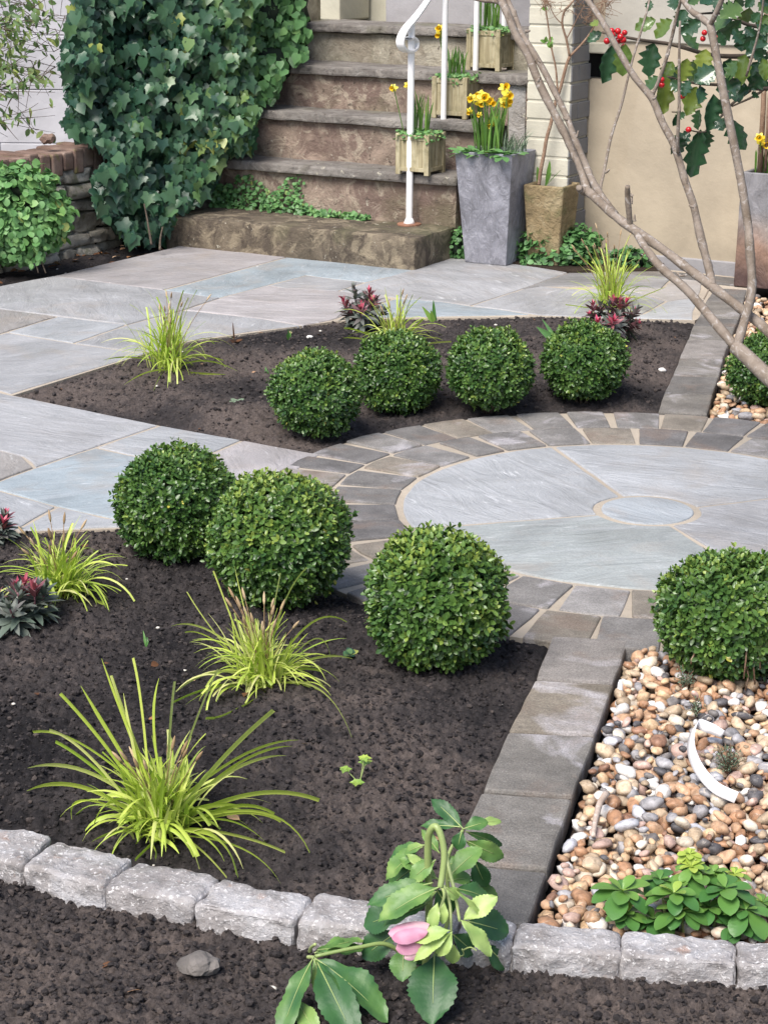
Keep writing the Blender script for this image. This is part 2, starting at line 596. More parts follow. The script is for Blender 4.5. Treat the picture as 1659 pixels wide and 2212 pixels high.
def m_wall(name, col, stain, bump=0.3):
    s = NT(name)
    v = s.coord(False)
    c = s.mix(0.3, col, s.mix(s.cn(v, 2.4, 6, 0.6, 0.4), 0.25, 0.78), 'OVERLAY')
    c = s.mix(s.ramp(s.noise(v, 4.0, 6, 0.65, 0.8, (1, 1, 0.35)), [(0.58, 0), (0.8, 0.5)]), c, stain)
    b = s.bump(s.noise(v, 120, 5, 0.65), bump, 0.004)
    b = s.bump(s.noise(v, 6, 4), 0.25, 0.03, b)
    return s.fin(c, 0.75, b, 0.3)


def m_slate():
    s = NT('slate planter')
    v = s.coord()
    oc = s.n('ObjectInfo').outputs['Color']
    c = s.mix(0.55, oc, s.mix(s.cn(v, 9, 7, 0.65, 1.0), 0.2, 0.85), 'OVERLAY')
    w = s.noise(v, 13, 5, 0.6, 3.0, (1, 1, 0.45))
    c = s.mix(s.ramp(w, [(0.485, 0), (0.5, 0.55), (0.515, 0)]), c, (0.40, 0.40, 0.45))
    rust = s.n('SeparateXYZ', i_0=s.n('TexCoord').outputs['Generated']).outputs[2]
    b = s.bump(s.noise(v, 16, 6, 0.6, 2.5, (1, 1, 0.5)), 0.6, 0.02)
    b = s.bump(s.noise(v, 150, 4), 0.2, 0.003, b)
    return s.fin(c, 0.55, b, 0.4)


def m_rustslate():
    s = NT('rust stained slate planter')
    v = s.coord()
    z = s.n('SeparateXYZ', i_0=s.n('TexCoord').outputs['Generated']).outputs[2]
    z = s.n('Math', operation='ADD', i_0=z, i_1=s.n('Math', operation='MULTIPLY', i_0=s.noise(v, 6, 5), i_1=0.35).outputs[0]).outputs[0]
    c = s.ramp(z, [(0.25, (0.075, 0.045, 0.04)), (0.5, (0.24, 0.15, 0.11)), (0.72, (0.22, 0.185, 0.17)), (0.9, (0.175, 0.17, 0.18))])
    c = s.mix(0.5, c, s.mix(s.cn(v, 11, 6, 0.65, 1.0), 0.2, 0.85), 'OVERLAY')
    b = s.bump(s.noise(v, 16, 6, 0.6, 2.0, (1, 1, 0.5)), 0.5, 0.02)
    return s.fin(c, 0.6, b, 0.35)


def m_wood():
    s = NT('weathered pale wood')
    v = s.coord()
    g = s.noise(v, 30, 6, 0.6, 0.6, (2.2, 2.2, 0.16))
    c = s.ramp(g, [(0.3, (0.20, 0.165, 0.095)), (0.5, (0.37, 0.32, 0.20)), (0.7, (0.46, 0.42, 0.30))])
    c = s.mix(s.ramp(s.noise(v, 16, 5, 0.6, 0.5), [(0.5, 0), (0.68, 0.6)]), c, (0.15, 0.135, 0.075))
    b = s.bump(g, 0.4, 0.005)
    return s.fin(c, 0.75, b, 0.25)


def m_bark(name, a, b_, pale):
    s = NT(name)
    v = s.coord(False)
    c = s.ramp(s.noise(v, 28, 6, 0.65, 0.5), [(0.3, a), (0.7, b_)])
    c = s.mix(s.ramp(s.noise(v, 60, 5, 0.7, 0.8), [(0.54, 0), (0.64, 0.7)]), c, pale)
    bp = s.bump(s.noise(v, 120, 5, 0.65), 0.5, 0.004)
    return s.fin(c, 0.75, bp, 0.25)


def m_white():
    s = NT('chipped white paint')
    v = s.coord(False)
    n = s.noise(v, 26, 6, 0.7, 0.6)
    c = s.mix(s.ramp(n, [(0.66, 0), (0.72, 1.0)]), (0.84, 0.83, 0.83), (0.34, 0.19, 0.11))
    return s.fin(c, 0.38, s.bump(n, 0.2, 0.004), 0.5)


def m_pot():
    s = NT('weathered ochre stone pot')
    v = s.coord()
    c = s.ramp(s.noise(v, 9, 7, 0.65, 0.8), [(0.3, (0.135, 0.105, 0.06)), (0.5, (0.27, 0.205, 0.115)), (0.7, (0.36, 0.30, 0.19))])
    c = s.mix(s.ramp(s.noise(v, 14, 5, 0.6, 0.6), [(0.52, 0), (0.66, 0.6)]), c, (0.13, 0.13, 0.06))
    b = s.bump(s.noise(v, 34, 6, 0.65, 1.0), 0.9, 0.02)
    return s.fin(c, 0.8, b, 0.2)


def m_brickwall(name, bricks, mortar, scale=(1, 1), bump=0.6):
    s = NT(name)
    v = s.coord(False)
    c = s.ramp(s.noise(v, 8, 6, 0.6, 0.4), bricks)
    c = s.mix(s.ramp(s.noise(v, 10, 5, 0.6, 0.6), [(0.58, 0), (0.68, 0.7)]), c, mortar)
    b = s.bump(s.noise(v, 70, 6, 0.7), bump, 0.01)
    return s.fin(c, 0.85, b, 0.2)


M['slab'] = m_slab()
M['sett'] = m_sett()
M['kerb'] = m_kerb()
M['soil'] = m_soil()
M['pebble'] = m_pebble()
M['mortar'] = m_wall('sandy mortar', (0.40, 0.345, 0.28), (0.26, 0.215, 0.165), 0.9)
M['riser'] = m_step('weathered stone riser', (0.265, 0.205, 0.165), (0.155, 0.108, 0.092), (0.40, 0.345, 0.27), 0.65)
M['riser_pale'] = m_step('pale stone riser', (0.30, 0.275, 0.22), (0.22, 0.19, 0.15), (0.38, 0.35, 0.29))
M['tread'] = m_step('grey stone tread', (0.205, 0.188, 0.172), (0.145, 0.13, 0.12), (0.28, 0.265, 0.25), 0.4)
M['paleside'] = m_step('pale grey stone', (0.36, 0.35, 0.34), (0.27, 0.25, 0.23), (0.42, 0.41, 0.40), 0.4)
M['block'] = m_step('mossy stone block', (0.145, 0.118, 0.088), (0.070, 0.056, 0.045), (0.27, 0.225, 0.16), 0.75)
M['cream'] = m_wall('cream painted wall', (0.50, 0.475, 0.38), (0.50, 0.46, 0.34))
M['creambrick'] = m_wall('cream painted brick', (0.50, 0.475, 0.395), (0.42, 0.39, 0.29), 0.4)
M['beige'] = m_wall('beige rendered wall', (0.36, 0.305, 0.23), (0.31, 0.25, 0.175), 0.2)
M['paleband'] = m_wall('pale grey painted band', (0.36, 0.34, 0.30), (0.31, 0.29, 0.25), 0.2)
M['whitewall'] = m_wall('white painted wall', (0.44, 0.435, 0.465), (0.38, 0.375, 0.40), 0.2)
M['greyrender'] = m_wall('grey rendered stone', (0.30, 0.29, 0.30), (0.22, 0.21, 0.20), 0.4)
M['slate'] = m_slate()
M['rustslate'] = m_rustslate()
M['wood'] = m_wood()
M['bark'] = m_bark('bare shrub bark', (0.15, 0.115, 0.085), (0.28, 0.235, 0.20), (0.42, 0.39, 0.37))
M['twig'] = m_bark('reddish twig bark', (0.15, 0.09, 0.06), (0.29, 0.19, 0.13), (0.36, 0.28, 0.21))
M['darktwig'] = m_bark('dark twig bark', (0.05, 0.04, 0.03), (0.12, 0.09, 0.07), (0.16, 0.13, 0.10))
M['drift'] = m_bark('pale driftwood', (0.36, 0.27, 0.21), (0.52, 0.43, 0.37), (0.62, 0.55, 0.50))
M['white'] = m_white()
M['pot'] = m_pot()
M['oldbrick'] = m_brickwall('old red brick', [(0.3, (0.10, 0.066, 0.05)), (0.5, (0.19, 0.125, 0.10)), (0.7, (0.29, 0.22, 0.18))], (0.14, 0.14, 0.04))
M['rubble'] = m_brickwall('rough rubble stone', [(0.3, (0.17, 0.155, 0.13)), (0.5, (0.36, 0.335, 0.285)), (0.66, (0.56, 0.53, 0.47))], (0.12, 0.13, 0.065), bump=0.9)
M['plastic'] = plain('white plastic', (0.80, 0.79, 0.80), 0.35, var=0.05)
M['berry'] = plain('red berries', (0.42, 0.010, 0.014), 0.2, (200, 0.02, 0.001), 0.1)
M['black'] = plain('dark recess', (0.012, 0.011, 0.011), 0.8)
M['rust'] = plain('rusty iron', (0.24, 0.115, 0.07), 0.75, (120, 0.5, 0.003), 0.5)
M['potsoil'] = plain('potting soil', (0.035, 0.026, 0.02), 0.95, (160, 0.8, 0.01), 0.6, 0.1)
M['greystone'] = plain('grey stone', (0.15, 0.135, 0.125), 0.8, (90, 0.5, 0.006), 0.5, 0.2)
M['perlite'] = plain('pale specks', (0.62, 0.58, 0.52), 0.7)

# ------------------------------------------------------------------ ring geometry
RC = np.array([0.6517, 4.6067])
R_IN, R_MID, R_OUT, R_CEN = 0.612, 0.797, 0.985, 0.120


def inpoly(x, y, poly):
    poly = np.asarray(poly)[:, :2]
    ins = np.zeros(x.shape, bool)
    j = len(poly) - 1
    for i in range(len(poly)):
        xi, yi = poly[i]
        xj, yj = poly[j]
        c = ((yi > y) != (yj > y)) & (x < (xj - xi) * (y - yi) / (yj - yi + 1e-12) + xi)
        ins ^= c
        j = i
    return ins


def polydist(x, y, poly):
    poly = np.asarray(poly)[:, :2]
    d = np.full(x.shape, 1e9)
    for i in range(len(poly)):
        a, b = poly[i], poly[(i + 1) % len(poly)]
        e = b - a
        t = np.clip(((x - a[0]) * e[0] + (y - a[1]) * e[1]) / (e @ e + 1e-12), 0, 1)
        d = np.minimum(d, np.hypot(x - a[0] - t * e[0], y - a[1] - t * e[1]))
    return d


def G(L, z=0.0):
    return [at(x, y, z) for x, y in L]


def arc(c, r, a0, a1, n):
    return [np.array([c[0] + r * math.cos(a), c[1] + r * math.sin(a), 0]) for a in np.linspace(a0, a1, n)]


def ang(p):
    return math.atan2(p[1] - RC[1], p[0] - RC[0])


# ------------------------------------------------------------------ ground sheet
bm = bmesh.new()
prism(bm, [(-60, -60), (60, -60), (60, 60), (-60, 60)], -0.4, -0.055)
tag(bmobj('ground', bm, M['soil']), kind='structure')

# ------------------------------------------------------------------ paved patio: mortar bed + slabs as its parts
SLAB_COL = {'grey': (0.298, 0.299, 0.310), 'pink': (0.318, 0.298, 0.302), 'blue': (0.268, 0.308, 0.336), 'pale': (0.322, 0.332, 0.348),
            'dark': (0.225, 0.22, 0.222), 'brown': (0.28, 0.262, 0.25), 'green': (0.288, 0.310, 0.312)}


def slab_mesh(pts, z0, z1, bevel, wob, seed, inset=0.0):
    """stone plate with a slightly broken outline."""
    pts = [np.asarray(p, float)[:2] for p in pts]
    if inset:
        n = len(pts)
        area = sum(pts[i][0] * pts[(i + 1) % n][1] - pts[(i + 1) % n][0] * pts[i][1] for i in range(n))
        if area < 0:
            pts = pts[::-1]
        q = []
        for i in range(n):
            a, b, c = pts[i - 1], pts[i], pts[(i + 1) % n]
            e1, e2 = nrm(b - a), nrm(c - b)
            n1, n2_ = np.array([-e1[1], e1[0]]), np.array([-e2[1], e2[0]])
            k = n1 + n2_
            k = k / max(k @ k / 2, 0.35)
            q.append(b + k * inset)
        pts = q
    out = []
    for i in range(len(pts)):
        a, b = pts[i], pts[(i + 1) % len(pts)]
        m = max(1, int(np.linalg.norm(b - a) / 0.045))
        for j in range(m):
            out.append(a + (b - a) * j / m)
    o = np.array(out)
    w = np.stack([fbm(np.c_[o * 16, np.full(len(o), seed * 1.7)], 2, seed), fbm(np.c_[o * 16, np.full(len(o), seed * 1.7 + 9)], 2, seed)], 1)
    o = o + w * wob
    bm = bmesh.new()
    prism(bm, o, z0, z1)
    return bm


def stone_obj(name, pts, mat, parent, color, z1=0.0, z0=-0.045, bevel=0.004, wob=0.0025, seed=1, inset=0.0):
    bm = slab_mesh(pts, z0, z1, bevel, wob, seed, inset)
    me_o = bmobj(name, bm, mat, parent, color=color)
    m = me_o.modifiers.new('edge', 'BEVEL')
    m.width = bevel
    m.segments = 2
    m.limit_method = 'ANGLE'
    m.angle_limit = math.radians(50)
    return me_o


patio = thing('patio', (-0.6, 6.5, 0), None, None)
tag(patio, kind='structure')
bm = bmesh.new()
prism(bm, [p[:2] for p in G([(-420, 720), (0, 622), (115, 598), (371, 540), (480, 500), (900, 500), (1250, 560), (1620, 600), (1610, 640), (1500, 690), (1161, 682), (836, 687), (716, 693), (392, 738), (24, 853),
                              (-420, 1000)])], -0.16, -0.0035)
build_o = bmobj('mortar_bed', bm, M['mortar'], patio)
bm = bmesh.new()
prism(bm, [p[:2] for p in G([(-420, 760), (0, 846), (22, 850), (347, 917), (695, 982), (720, 1040), (640, 1124), (250, 1138), (0, 1147), (-420, 1160)])], -0.16, -0.0045)
bmobj('mortar_bed', bm, M['mortar'], patio)

SLABS = [  # colour, outline on the photograph's ground plane
    ('pink', [(115, 596), (371, 535), (420, 520), (640, 548), (612, 557), (353, 626)]),
    ('blue', [(612, 557), (640, 545), (905, 572), (890, 586), (829, 600), (791, 609), (692, 598), (662, 594), (581, 615), (479, 642), (461, 642), (392, 631), (353, 626)]),
    ('grey', [(-60, 632), (0, 618), (115, 596), (353, 626), (461, 642), (479, 642), (395, 670), (275, 701), (125, 683), (0, 667), (-60, 658)]),
    ('grey', [(581, 615), (662, 594), (692, 598), (791, 609), (731, 628), (608, 621)]),
    ('pink', [(479, 642), (581, 615), (608, 621), (731, 628), (829, 639), (848, 646), (809, 660), (716, 691), (654, 703), (566, 688), (425, 672), (395, 670)]),
    ('grey', [(731, 628), (791, 609), (829, 600), (896, 580), (975, 545), (1010, 555), (1232, 587), (1127, 624), (1016, 660), (956, 651), (875, 645), (829, 639)]),
    ('blue', [(848, 646), (875, 645), (956, 651), (1016, 660), (1076, 667), (1151, 679), (938, 683), (836, 685), (770, 688), (809, 660)]),
    ('dark', [(1127, 624), (1232, 587), (1262, 572), (1452, 600), (1430, 622), (1300, 618), (1166, 618)]),
    ('grey', [(1016, 660), (1127, 624), (1166, 618), (1263, 626), (1300, 618), (1380, 632), (1440, 650), (1389, 677), (1330, 686), (1161, 680), (1076, 667)]),
    ('brown', [(1300, 618), (1430, 622), (1452, 600), (1520, 606), (1512, 640), (1440, 650), (1380, 632)]),
    ('pale', [(1389, 677), (1440, 650), (1512, 640), (1500, 672), (1497, 690), (1330, 686)]),
    ('grey', [(395, 670), (425, 672), (566, 688), (654, 703), (560, 713), (392, 737), (330, 757), (295, 760), (160, 741), (253, 709), (275, 701)]),
    ('pale', [(125, 683), (275, 701), (253, 709), (160, 741), (15, 717)]),
    ('brown', [(-60, 658), (0, 667), (125, 683), (15, 717), (-60, 737)]),
    ('grey', [(-400, 830), (-60, 737), (15, 717), (160, 741), (295, 760), (330, 757), (22, 851), (0, 843), (-400, 765)]),
    ('grey', [(-60, 838), (0, 846), (22, 851), (347, 917), (207, 965), (77, 1009), (50, 985), (0, 972), (-60, 966)]),
    ('brown', [(-60, 966), (0, 972), (50, 985), (77, 1009), (0, 1037), (-60, 1056)]),
    ('pale', [(347, 917), (525, 949), (455, 979), (380, 1004), (300, 986), (207, 965)]),
    ('pink', [(525, 949), (694, 980), (628, 1024), (560, 1050), (380, 1004), (455, 979)]),
    ('blue', [(-60, 1062), (0, 1037), (77, 1009), (207, 965), (300, 986), (380, 1004), (500, 1035), (330, 1122), (250, 1121), (125, 1093), (0, 1058)]),
    ('pale', [(-60, 1070), (0, 1058), (125, 1093), (30, 1146), (0, 1146), (-60, 1148)]),
    ('pale', [(125, 1093), (250, 1121), (330, 1122), (330, 1134), (260, 1137), (30, 1146)]),
    ('pale', [(500, 1035), (560, 1050), (628, 1024), (600, 1060), (590, 1122), (330, 1134), (330, 1122)]),
]
for k, (c, pts) in enumerate(SLABS):
    col = np.array(SLAB_COL[c]) * rng.uniform(0.93, 1.07)
    stone_obj('paving_slab', G(pts), M['slab'], patio, tuple(col), z1=rng.uniform(-0.0015, 0.0015), seed=k, inset=0.0055, wob=0.003)

# back row of small blocks along the house wall and the corner block
edge = thing('border_path', (1.0, 5.5, 0), None, None)
tag(edge, kind='structure')
PAV = {'g': (0.185, 0.176, 0.170), 'd': (0.150, 0.143, 0.142), 'b': (0.215, 0.19, 0.16), 'l': (0.225, 0.215, 0.21)}
PAVL = {'g': (0.170, 0.158, 0.144), 'd': (0.135, 0.128, 0.122), 'b': (0.20, 0.174, 0.142), 'l': (0.225, 0.207, 0.195)}
UL = [(1416, 889), (1431, 850), (1449, 812), (1464, 774.5), (1483, 734), (1494, 704), (1505, 686), (1522, 650), (1540, 622)]
UR = [(1530, 896), (1541, 853), (1554, 814.5), (1564.5, 774.5), (1578, 737), (1590, 707), (1597, 690), (1607, 655), (1616, 626)]
for i in range(8):
    stone_obj('paving_block', G([UL[i], UL[i + 1], UR[i + 1], UR[i]]), M['sett'], edge, PAVL['gdglgdgd'[i]], z1=0.002 + rng.uniform(-0.001, 0.001), seed=40 + i, inset=0.0046, bevel=0.005, wob=0.0022)
for i, q in enumerate([[(1224, 585), (1254, 568), (1345, 577), (1330, 592)], [(1330, 592), (1345, 577), (1420, 585), (1452, 600)], [(1452, 600), (1420, 585), (1500, 593), (1540, 611)], [(1540, 613), (1500, 593), (1590, 602), (1616, 620)]]):
    stone_obj('paving_block', G(q), M['sett'], edge, PAVL['bgdd'[i]], z1=0.004, seed=60 + i, inset=0.003)
LL = [(1187, 1373), (1150, 1468), (1092, 1580), (1035, 1709), (966, 1861), (905, 1990), (845, 2110)]
LR = [(1362, 1383), (1330, 1478), (1290, 1590), (1242, 1724), (1187, 1881), (1145, 2003), (1100, 2120)]
for i in range(5):
    stone_obj('paving_block', G([LL[i], LR[i], LR[i + 1], LL[i + 1]]), M['sett'], edge, PAVL['lbggd'[i]], z1=0.002 + rng.uniform(-0.001, 0.001), seed=50 + i, inset=0.0048, bevel=0.006, wob=0.0024)
bm = slab_mesh(G([UL[0], UL[5], UL[8], UR[8], UR[0]]), -0.16, -0.02, 0, 0, 1, 0.016)
bmobj('sand_bed', bm, M['potsoil'], edge)
bm = slab_mesh(G([LL[0], LR[0], LR[5], LL[5]]), -0.16, -0.02, 0, 0, 1, 0.016)
bmobj('sand_bed', bm, M['potsoil'], edge)

# ------------------------------------------------------------------ paved circle
circle = thing('paved_circle', (RC[0], RC[1], 0), None, None)
tag(circle, kind='structure')
bm = bmesh.new()
prism(bm, [p[:2] for p in arc(RC, R_OUT - 0.010, 0, 2 * math.pi, 97)[:-1]], -0.16, -0.004)
bmobj('mortar_bed', bm, M['mortar'], circle)
cen = at(1397, 1101)[:2]
seams = [((1192, 963), (1344, 1072)), ((880, 1142), (1266, 1113)), ((1553, 1199), (1450, 1135)), ((1659, 1076), (1520, 1094))]
sl = []
for o_, i_ in seams:
    po, pi_ = at(*o_)[:2], at(*i_)[:2]
    d = nrm(po - pi_)
    # outer crossing with the ring
    w = pi_ - RC
    bq = w @ d
    t = -bq + math.sqrt(max(bq * bq - (w @ w - R_IN ** 2), 0))
    po = pi_ + d * t
    w = pi_ - cen
    sl.append((ang(po), math.atan2(*(w[::-1]))))
cols = ['pale', 'green', 'grey', 'pale']
for k in range(4):
    (ao, ai), (bo, bi) = sl[k], sl[(k + 1) % 4]
    while bo < ao:
        bo += 2 * math.pi
    while bi < ai - 0.2:
        bi += 2 * math.pi
    pts = arc(RC, R_IN, ao, bo, 28) + arc(cen, R_CEN + 0.006, bi, ai, 12)
    stone_obj('circle_stone', pts, M['slab'], circle, tuple(np.array(SLAB_COL[cols[k]]) * (1.0, 1.03, 0.98, 1.0)[k]), seed=70 + k, inset=0.007, wob=0.002)
stone_obj('centre_stone', arc(cen, R_CEN - 0.006, 0, 2 * math.pi, 33)[:-1], M['slab'], circle, (0.30, 0.325, 0.35), seed=77, wob=0.002)


def sett_ring(r0, r1, n, off, seed, key):
    da = 2 * math.pi / n
    a = off
    for i in range(n):
        am = off + da * (i + 0.5) + rng.uniform(-0.05, 0.05) * da
        c, s = math.cos(am), math.sin(am)
        er, et = np.array([c, s]), np.array([-s, c])
        half = (r0 * da) * 0.5 - 0.0025
        if i % 7 == 3:
            half *= 0.80
        tw = rng.uniform(-0.02, 0.02)
        tpw = rng.uniform(1.07, 1.17)
        p0, p1 = r0 + 0.004, r1 - 0.004
        q = [RC + er * p0 - et * half, RC + er * (p1 - 0.006) - et * (half * tpw + tw * .05), RC + er * p1, RC + er * (p1 - 0.006) + et * (half * tpw - tw * .05), RC + er * p0 + et * half]
        colr = np.array(PAV['ggdgbdglgb'[(i * 7 + seed) % 10]]) * rng.uniform(0.88, 1.12)
        stone_obj('sett', q, M['sett'], circle, tuple(colr), z1=0.001 + rng.uniform(-0.0015, 0.0015), seed=100 + seed * 50 + i, bevel=0.004, wob=0.0022)


sett_ring(R_IN + 0.006, R_MID, 31, 0.07, 0, 'a')
sett_ring(R_MID, R_OUT, 41, 0.02, 3, 'b')

# ------------------------------------------------------------------ beds
a_left = ang(at(694, 980))
a_strip = ang(at(1416, 889))
a_sr = ang(at(1532, 896))
a_low0 = ang(at(590, 1124))
a_low1 = ang(at(1187, 1373))
a_low2 = ang(at(1362, 1383))
UPPER = G([(22, 852), (392, 737), (716, 692), (836, 686), (1161, 681), (1497, 692), (1416, 889)]) + arc(RC, R_OUT, a_strip, a_left, 24)
tp = 2 * math.pi
KB = [(-420, 1690), (-60, 1772), (127, 1815), (300, 1860), (487, 1900), (700, 1938), (820, 1956), (960, 1978), (1125, 1993), (1355, 2016), (1592, 2034), (1900, 2055)]
LOWER = G([(-420, 1162), (0, 1148), (260, 1139), (590, 1126)]) + arc(RC, R_OUT, a_low0 % tp, a_low1 % tp, 24) + G(LL[1:6]) + G([(960, 1978), (820, 1956), (700, 1938), (487, 1900), (300, 1860), (127, 1815), (-60, 1772), (-420, 1690)])
FRONT = G([(p[0], p[1] + 60) for p in KB]) + [np.array([1.6, 1.2, 0]), np.array([-1.6, 1.2, 0])]
STRIPB = G([(-260, 680), (0, 619), (115, 595), (371, 536), (400, 505), (300, 505), (0, 575), (-260, 640)])
FRONTZ = -0.012


def soil_z(x, y, poly, base, mound, rough, seed):
    x = np.asarray(x, float)
    y = np.asarray(y, float)
    d = polydist(x, y, poly)
    ins = inpoly(x, y, poly)
    k = np.clip(d / 0.16, 0, 1)
    k = k * k * (3 - 2 * k)
    z = base + mound * k * (1 + 0.6 * n2(x, y, 2.2, 2, seed)) + 0.010 * k * n2(x, y, 7, 2, seed + 1)
    cl = np.abs(n2(x, y, 40, 2, seed + 2)) * 0.5 + np.abs(n2(x, y, 95, 2, seed + 3)) * 0.55 + 0.35 * n2(x, y, 190, 1, seed + 5)
    z = z + rough * (cl - 0.35) * (0.35 + 0.65 * np.clip(d / 0.04, 0, 1))
    return np.where(ins, z, np.minimum(z, base - np.clip(d, 0, 0.03)))


def soil(name, poly, base, mound, rough, res, seed, bbox=None, dark=0.5):
    P = np.array([p[:2] for p in poly])
    x0, y0 = P.min(0) - 0.02
    x1, y1 = P.max(0) + 0.02
    if bbox:
        x0, y0, x1, y1 = max(x0, bbox[0]), max(y0, bbox[1]), min(x1, bbox[2]), min(y1, bbox[3])
    nx, ny = int((x1 - x0) / res) + 2, int((y1 - y0) / res) + 2
    X, Y = np.meshgrid(np.linspace(x0, x1, nx), np.linspace(y0, y1, ny))
    Z = soil_z(X, Y, P, base, mound, rough, seed)
    keep = inpoly(X, Y, P) | (polydist(X, Y, P) < 0.025)
    t = 0.5 + 0.50 * n2(X, Y, 2.6, 3, seed + 9) + 0.22 * n2(X, Y, 24, 2, seed + 11) + 0.18 * n2(X, Y, 110, 1, seed + 12) + (dark - 0.5)
    idx = np.arange(nx * ny).reshape(ny, nx)
    c = keep[:-1, :-1] & keep[1:, :-1] & keep[:-1, 1:] & keep[1:, 1:]
    a, b, d, e = idx[:-1, :-1][c], idx[:-1, 1:][c], idx[1:, :-1][c], idx[1:, 1:][c]
    T = np.concatenate([np.stack([a, b, e], 1), np.stack([a, e, d], 1)])
    used = np.unique(T)
    mp = np.full(nx * ny, -1)
    mp[used] = np.arange(len(used))
    V = np.stack([X, Y, Z], -1).reshape(-1, 3)[used]
    o = build(name, [(V, mp[T], np.clip(t.reshape(-1)[used], 0, 1))], M['soil'])
    return tag(o, kind='structure')


BEDS = {'u': (UPPER, -0.012, 0.022, 0.016, 21, 0.62), 'l': (LOWER, -0.010, 0.022, 0.016, 31, 0.42), 'f': (FRONT, FRONTZ, 0.004, 0.015, 41, 0.52), 's': (STRIPB, -0.03, 0.01, 0.015, 51, 0.2)}


def zs(x, y, key):
    P, base, mound, rough, seed, dk = BEDS[key]
    return float(soil_z(np.array([x]), np.array([y]), np.array([p[:2] for p in P]), base, mound, 0.0, seed)[0])


soil('soil_bed', UPPER, *BEDS['u'][1:4], 0.007, 21, dark=0.62)
soil('soil_bed', LOWER, *BEDS['l'][1:4], 0.0045, 31, bbox=(-1.15, 2.4, 0.8, 4.6), dark=0.42)
soil('soil_bed', FRONT, *BEDS['f'][1:4], 0.004, 41, bbox=(-0.85, 1.75, 0.85, 2.85), dark=0.52)
soil('soil_bed', STRIPB, *BEDS['s'][1:4], 0.012, 51, dark=0.15)


def clods(key, n, smin, smax, bbox, seed):
    P, base, mound, rough, sd, dk = BEDS[key]
    r = np.random.default_rng(seed)
    P2 = np.array([p[:2] for p in P])
    x = r.uniform(bbox[0], bbox[2], n)
    y = r.uniform(bbox[1], bbox[3], n)
    ok = inpoly(x, y, P2) & (polydist(x, y, P2) > 0.006)
    x, y = x[ok], y[ok]
    n = len(x)
    s = smin + (smax - smin) * r.random(n) ** 4.0
    z = soil_z(x, y, P2, base, mound, rough, sd) + s * 0.25
    V0, T0 = ico(1)
    var = []
    for q in range(10):
        var.append(V0 * (1 + 0.42 * fbm(V0 * 1.7 + q * 5.1, 2, q)[:, None]))
    var = np.array(var)
    vi = r.integers(0, 10, n)
    V = var[vi]
    a = r.uniform(0, 6.28, n)
    ca, sa = np.cos(a)[:, None], np.sin(a)[:, None]
    V = np.stack([V[..., 0] * ca - V[..., 1] * sa, V[..., 0] * sa + V[..., 1] * ca, V[..., 2] * r.uniform(0.55, 0.9, (n, 1))], -1)
    W = V * s[:, None, None] + np.stack([x, y, z], 1)[:, None]
    T = (T0[None] + (np.arange(n) * len(V0))[:, None, None]).reshape(-1, 3)
    t = np.repeat(np.clip(dk - 0.02 + r.normal(0, 0.2, n), 0, 1), len(V0))
    return W.reshape(-1, 3), T, t


tag(build('soil_crumbs', [clods('l', 34000, 0.0016, 0.0066, (-0.95, 2.5, 0.62, 4.4), 1), clods('u', 16000, 0.0024, 0.0085, (-1.5, 4.9, 1.3, 7.1), 2),
                          clods('f', 24000, 0.0018, 0.0066, (-0.8, 1.95, 0.8, 2.8), 3)], M['soil'], smooth=False), kind='stuff')

# ------------------------------------------------------------------ gravel
PEBCOL = np.array([(0.36, 0.20, 0.115), (0.44, 0.275, 0.17), (0.30, 0.165, 0.095), (0.50, 0.385, 0.27), (0.60, 0.52, 0.42), (0.52, 0.36, 0.22), (0.24, 0.13, 0.085), (0.17, 0.155, 0.15),
                   (0.085, 0.08, 0.085), (0.28, 0.27, 0.28), (0.40, 0.40, 0.43), (0.66, 0.63, 0.60), (0.46, 0.32, 0.27), (0.33, 0.25, 0.17)])


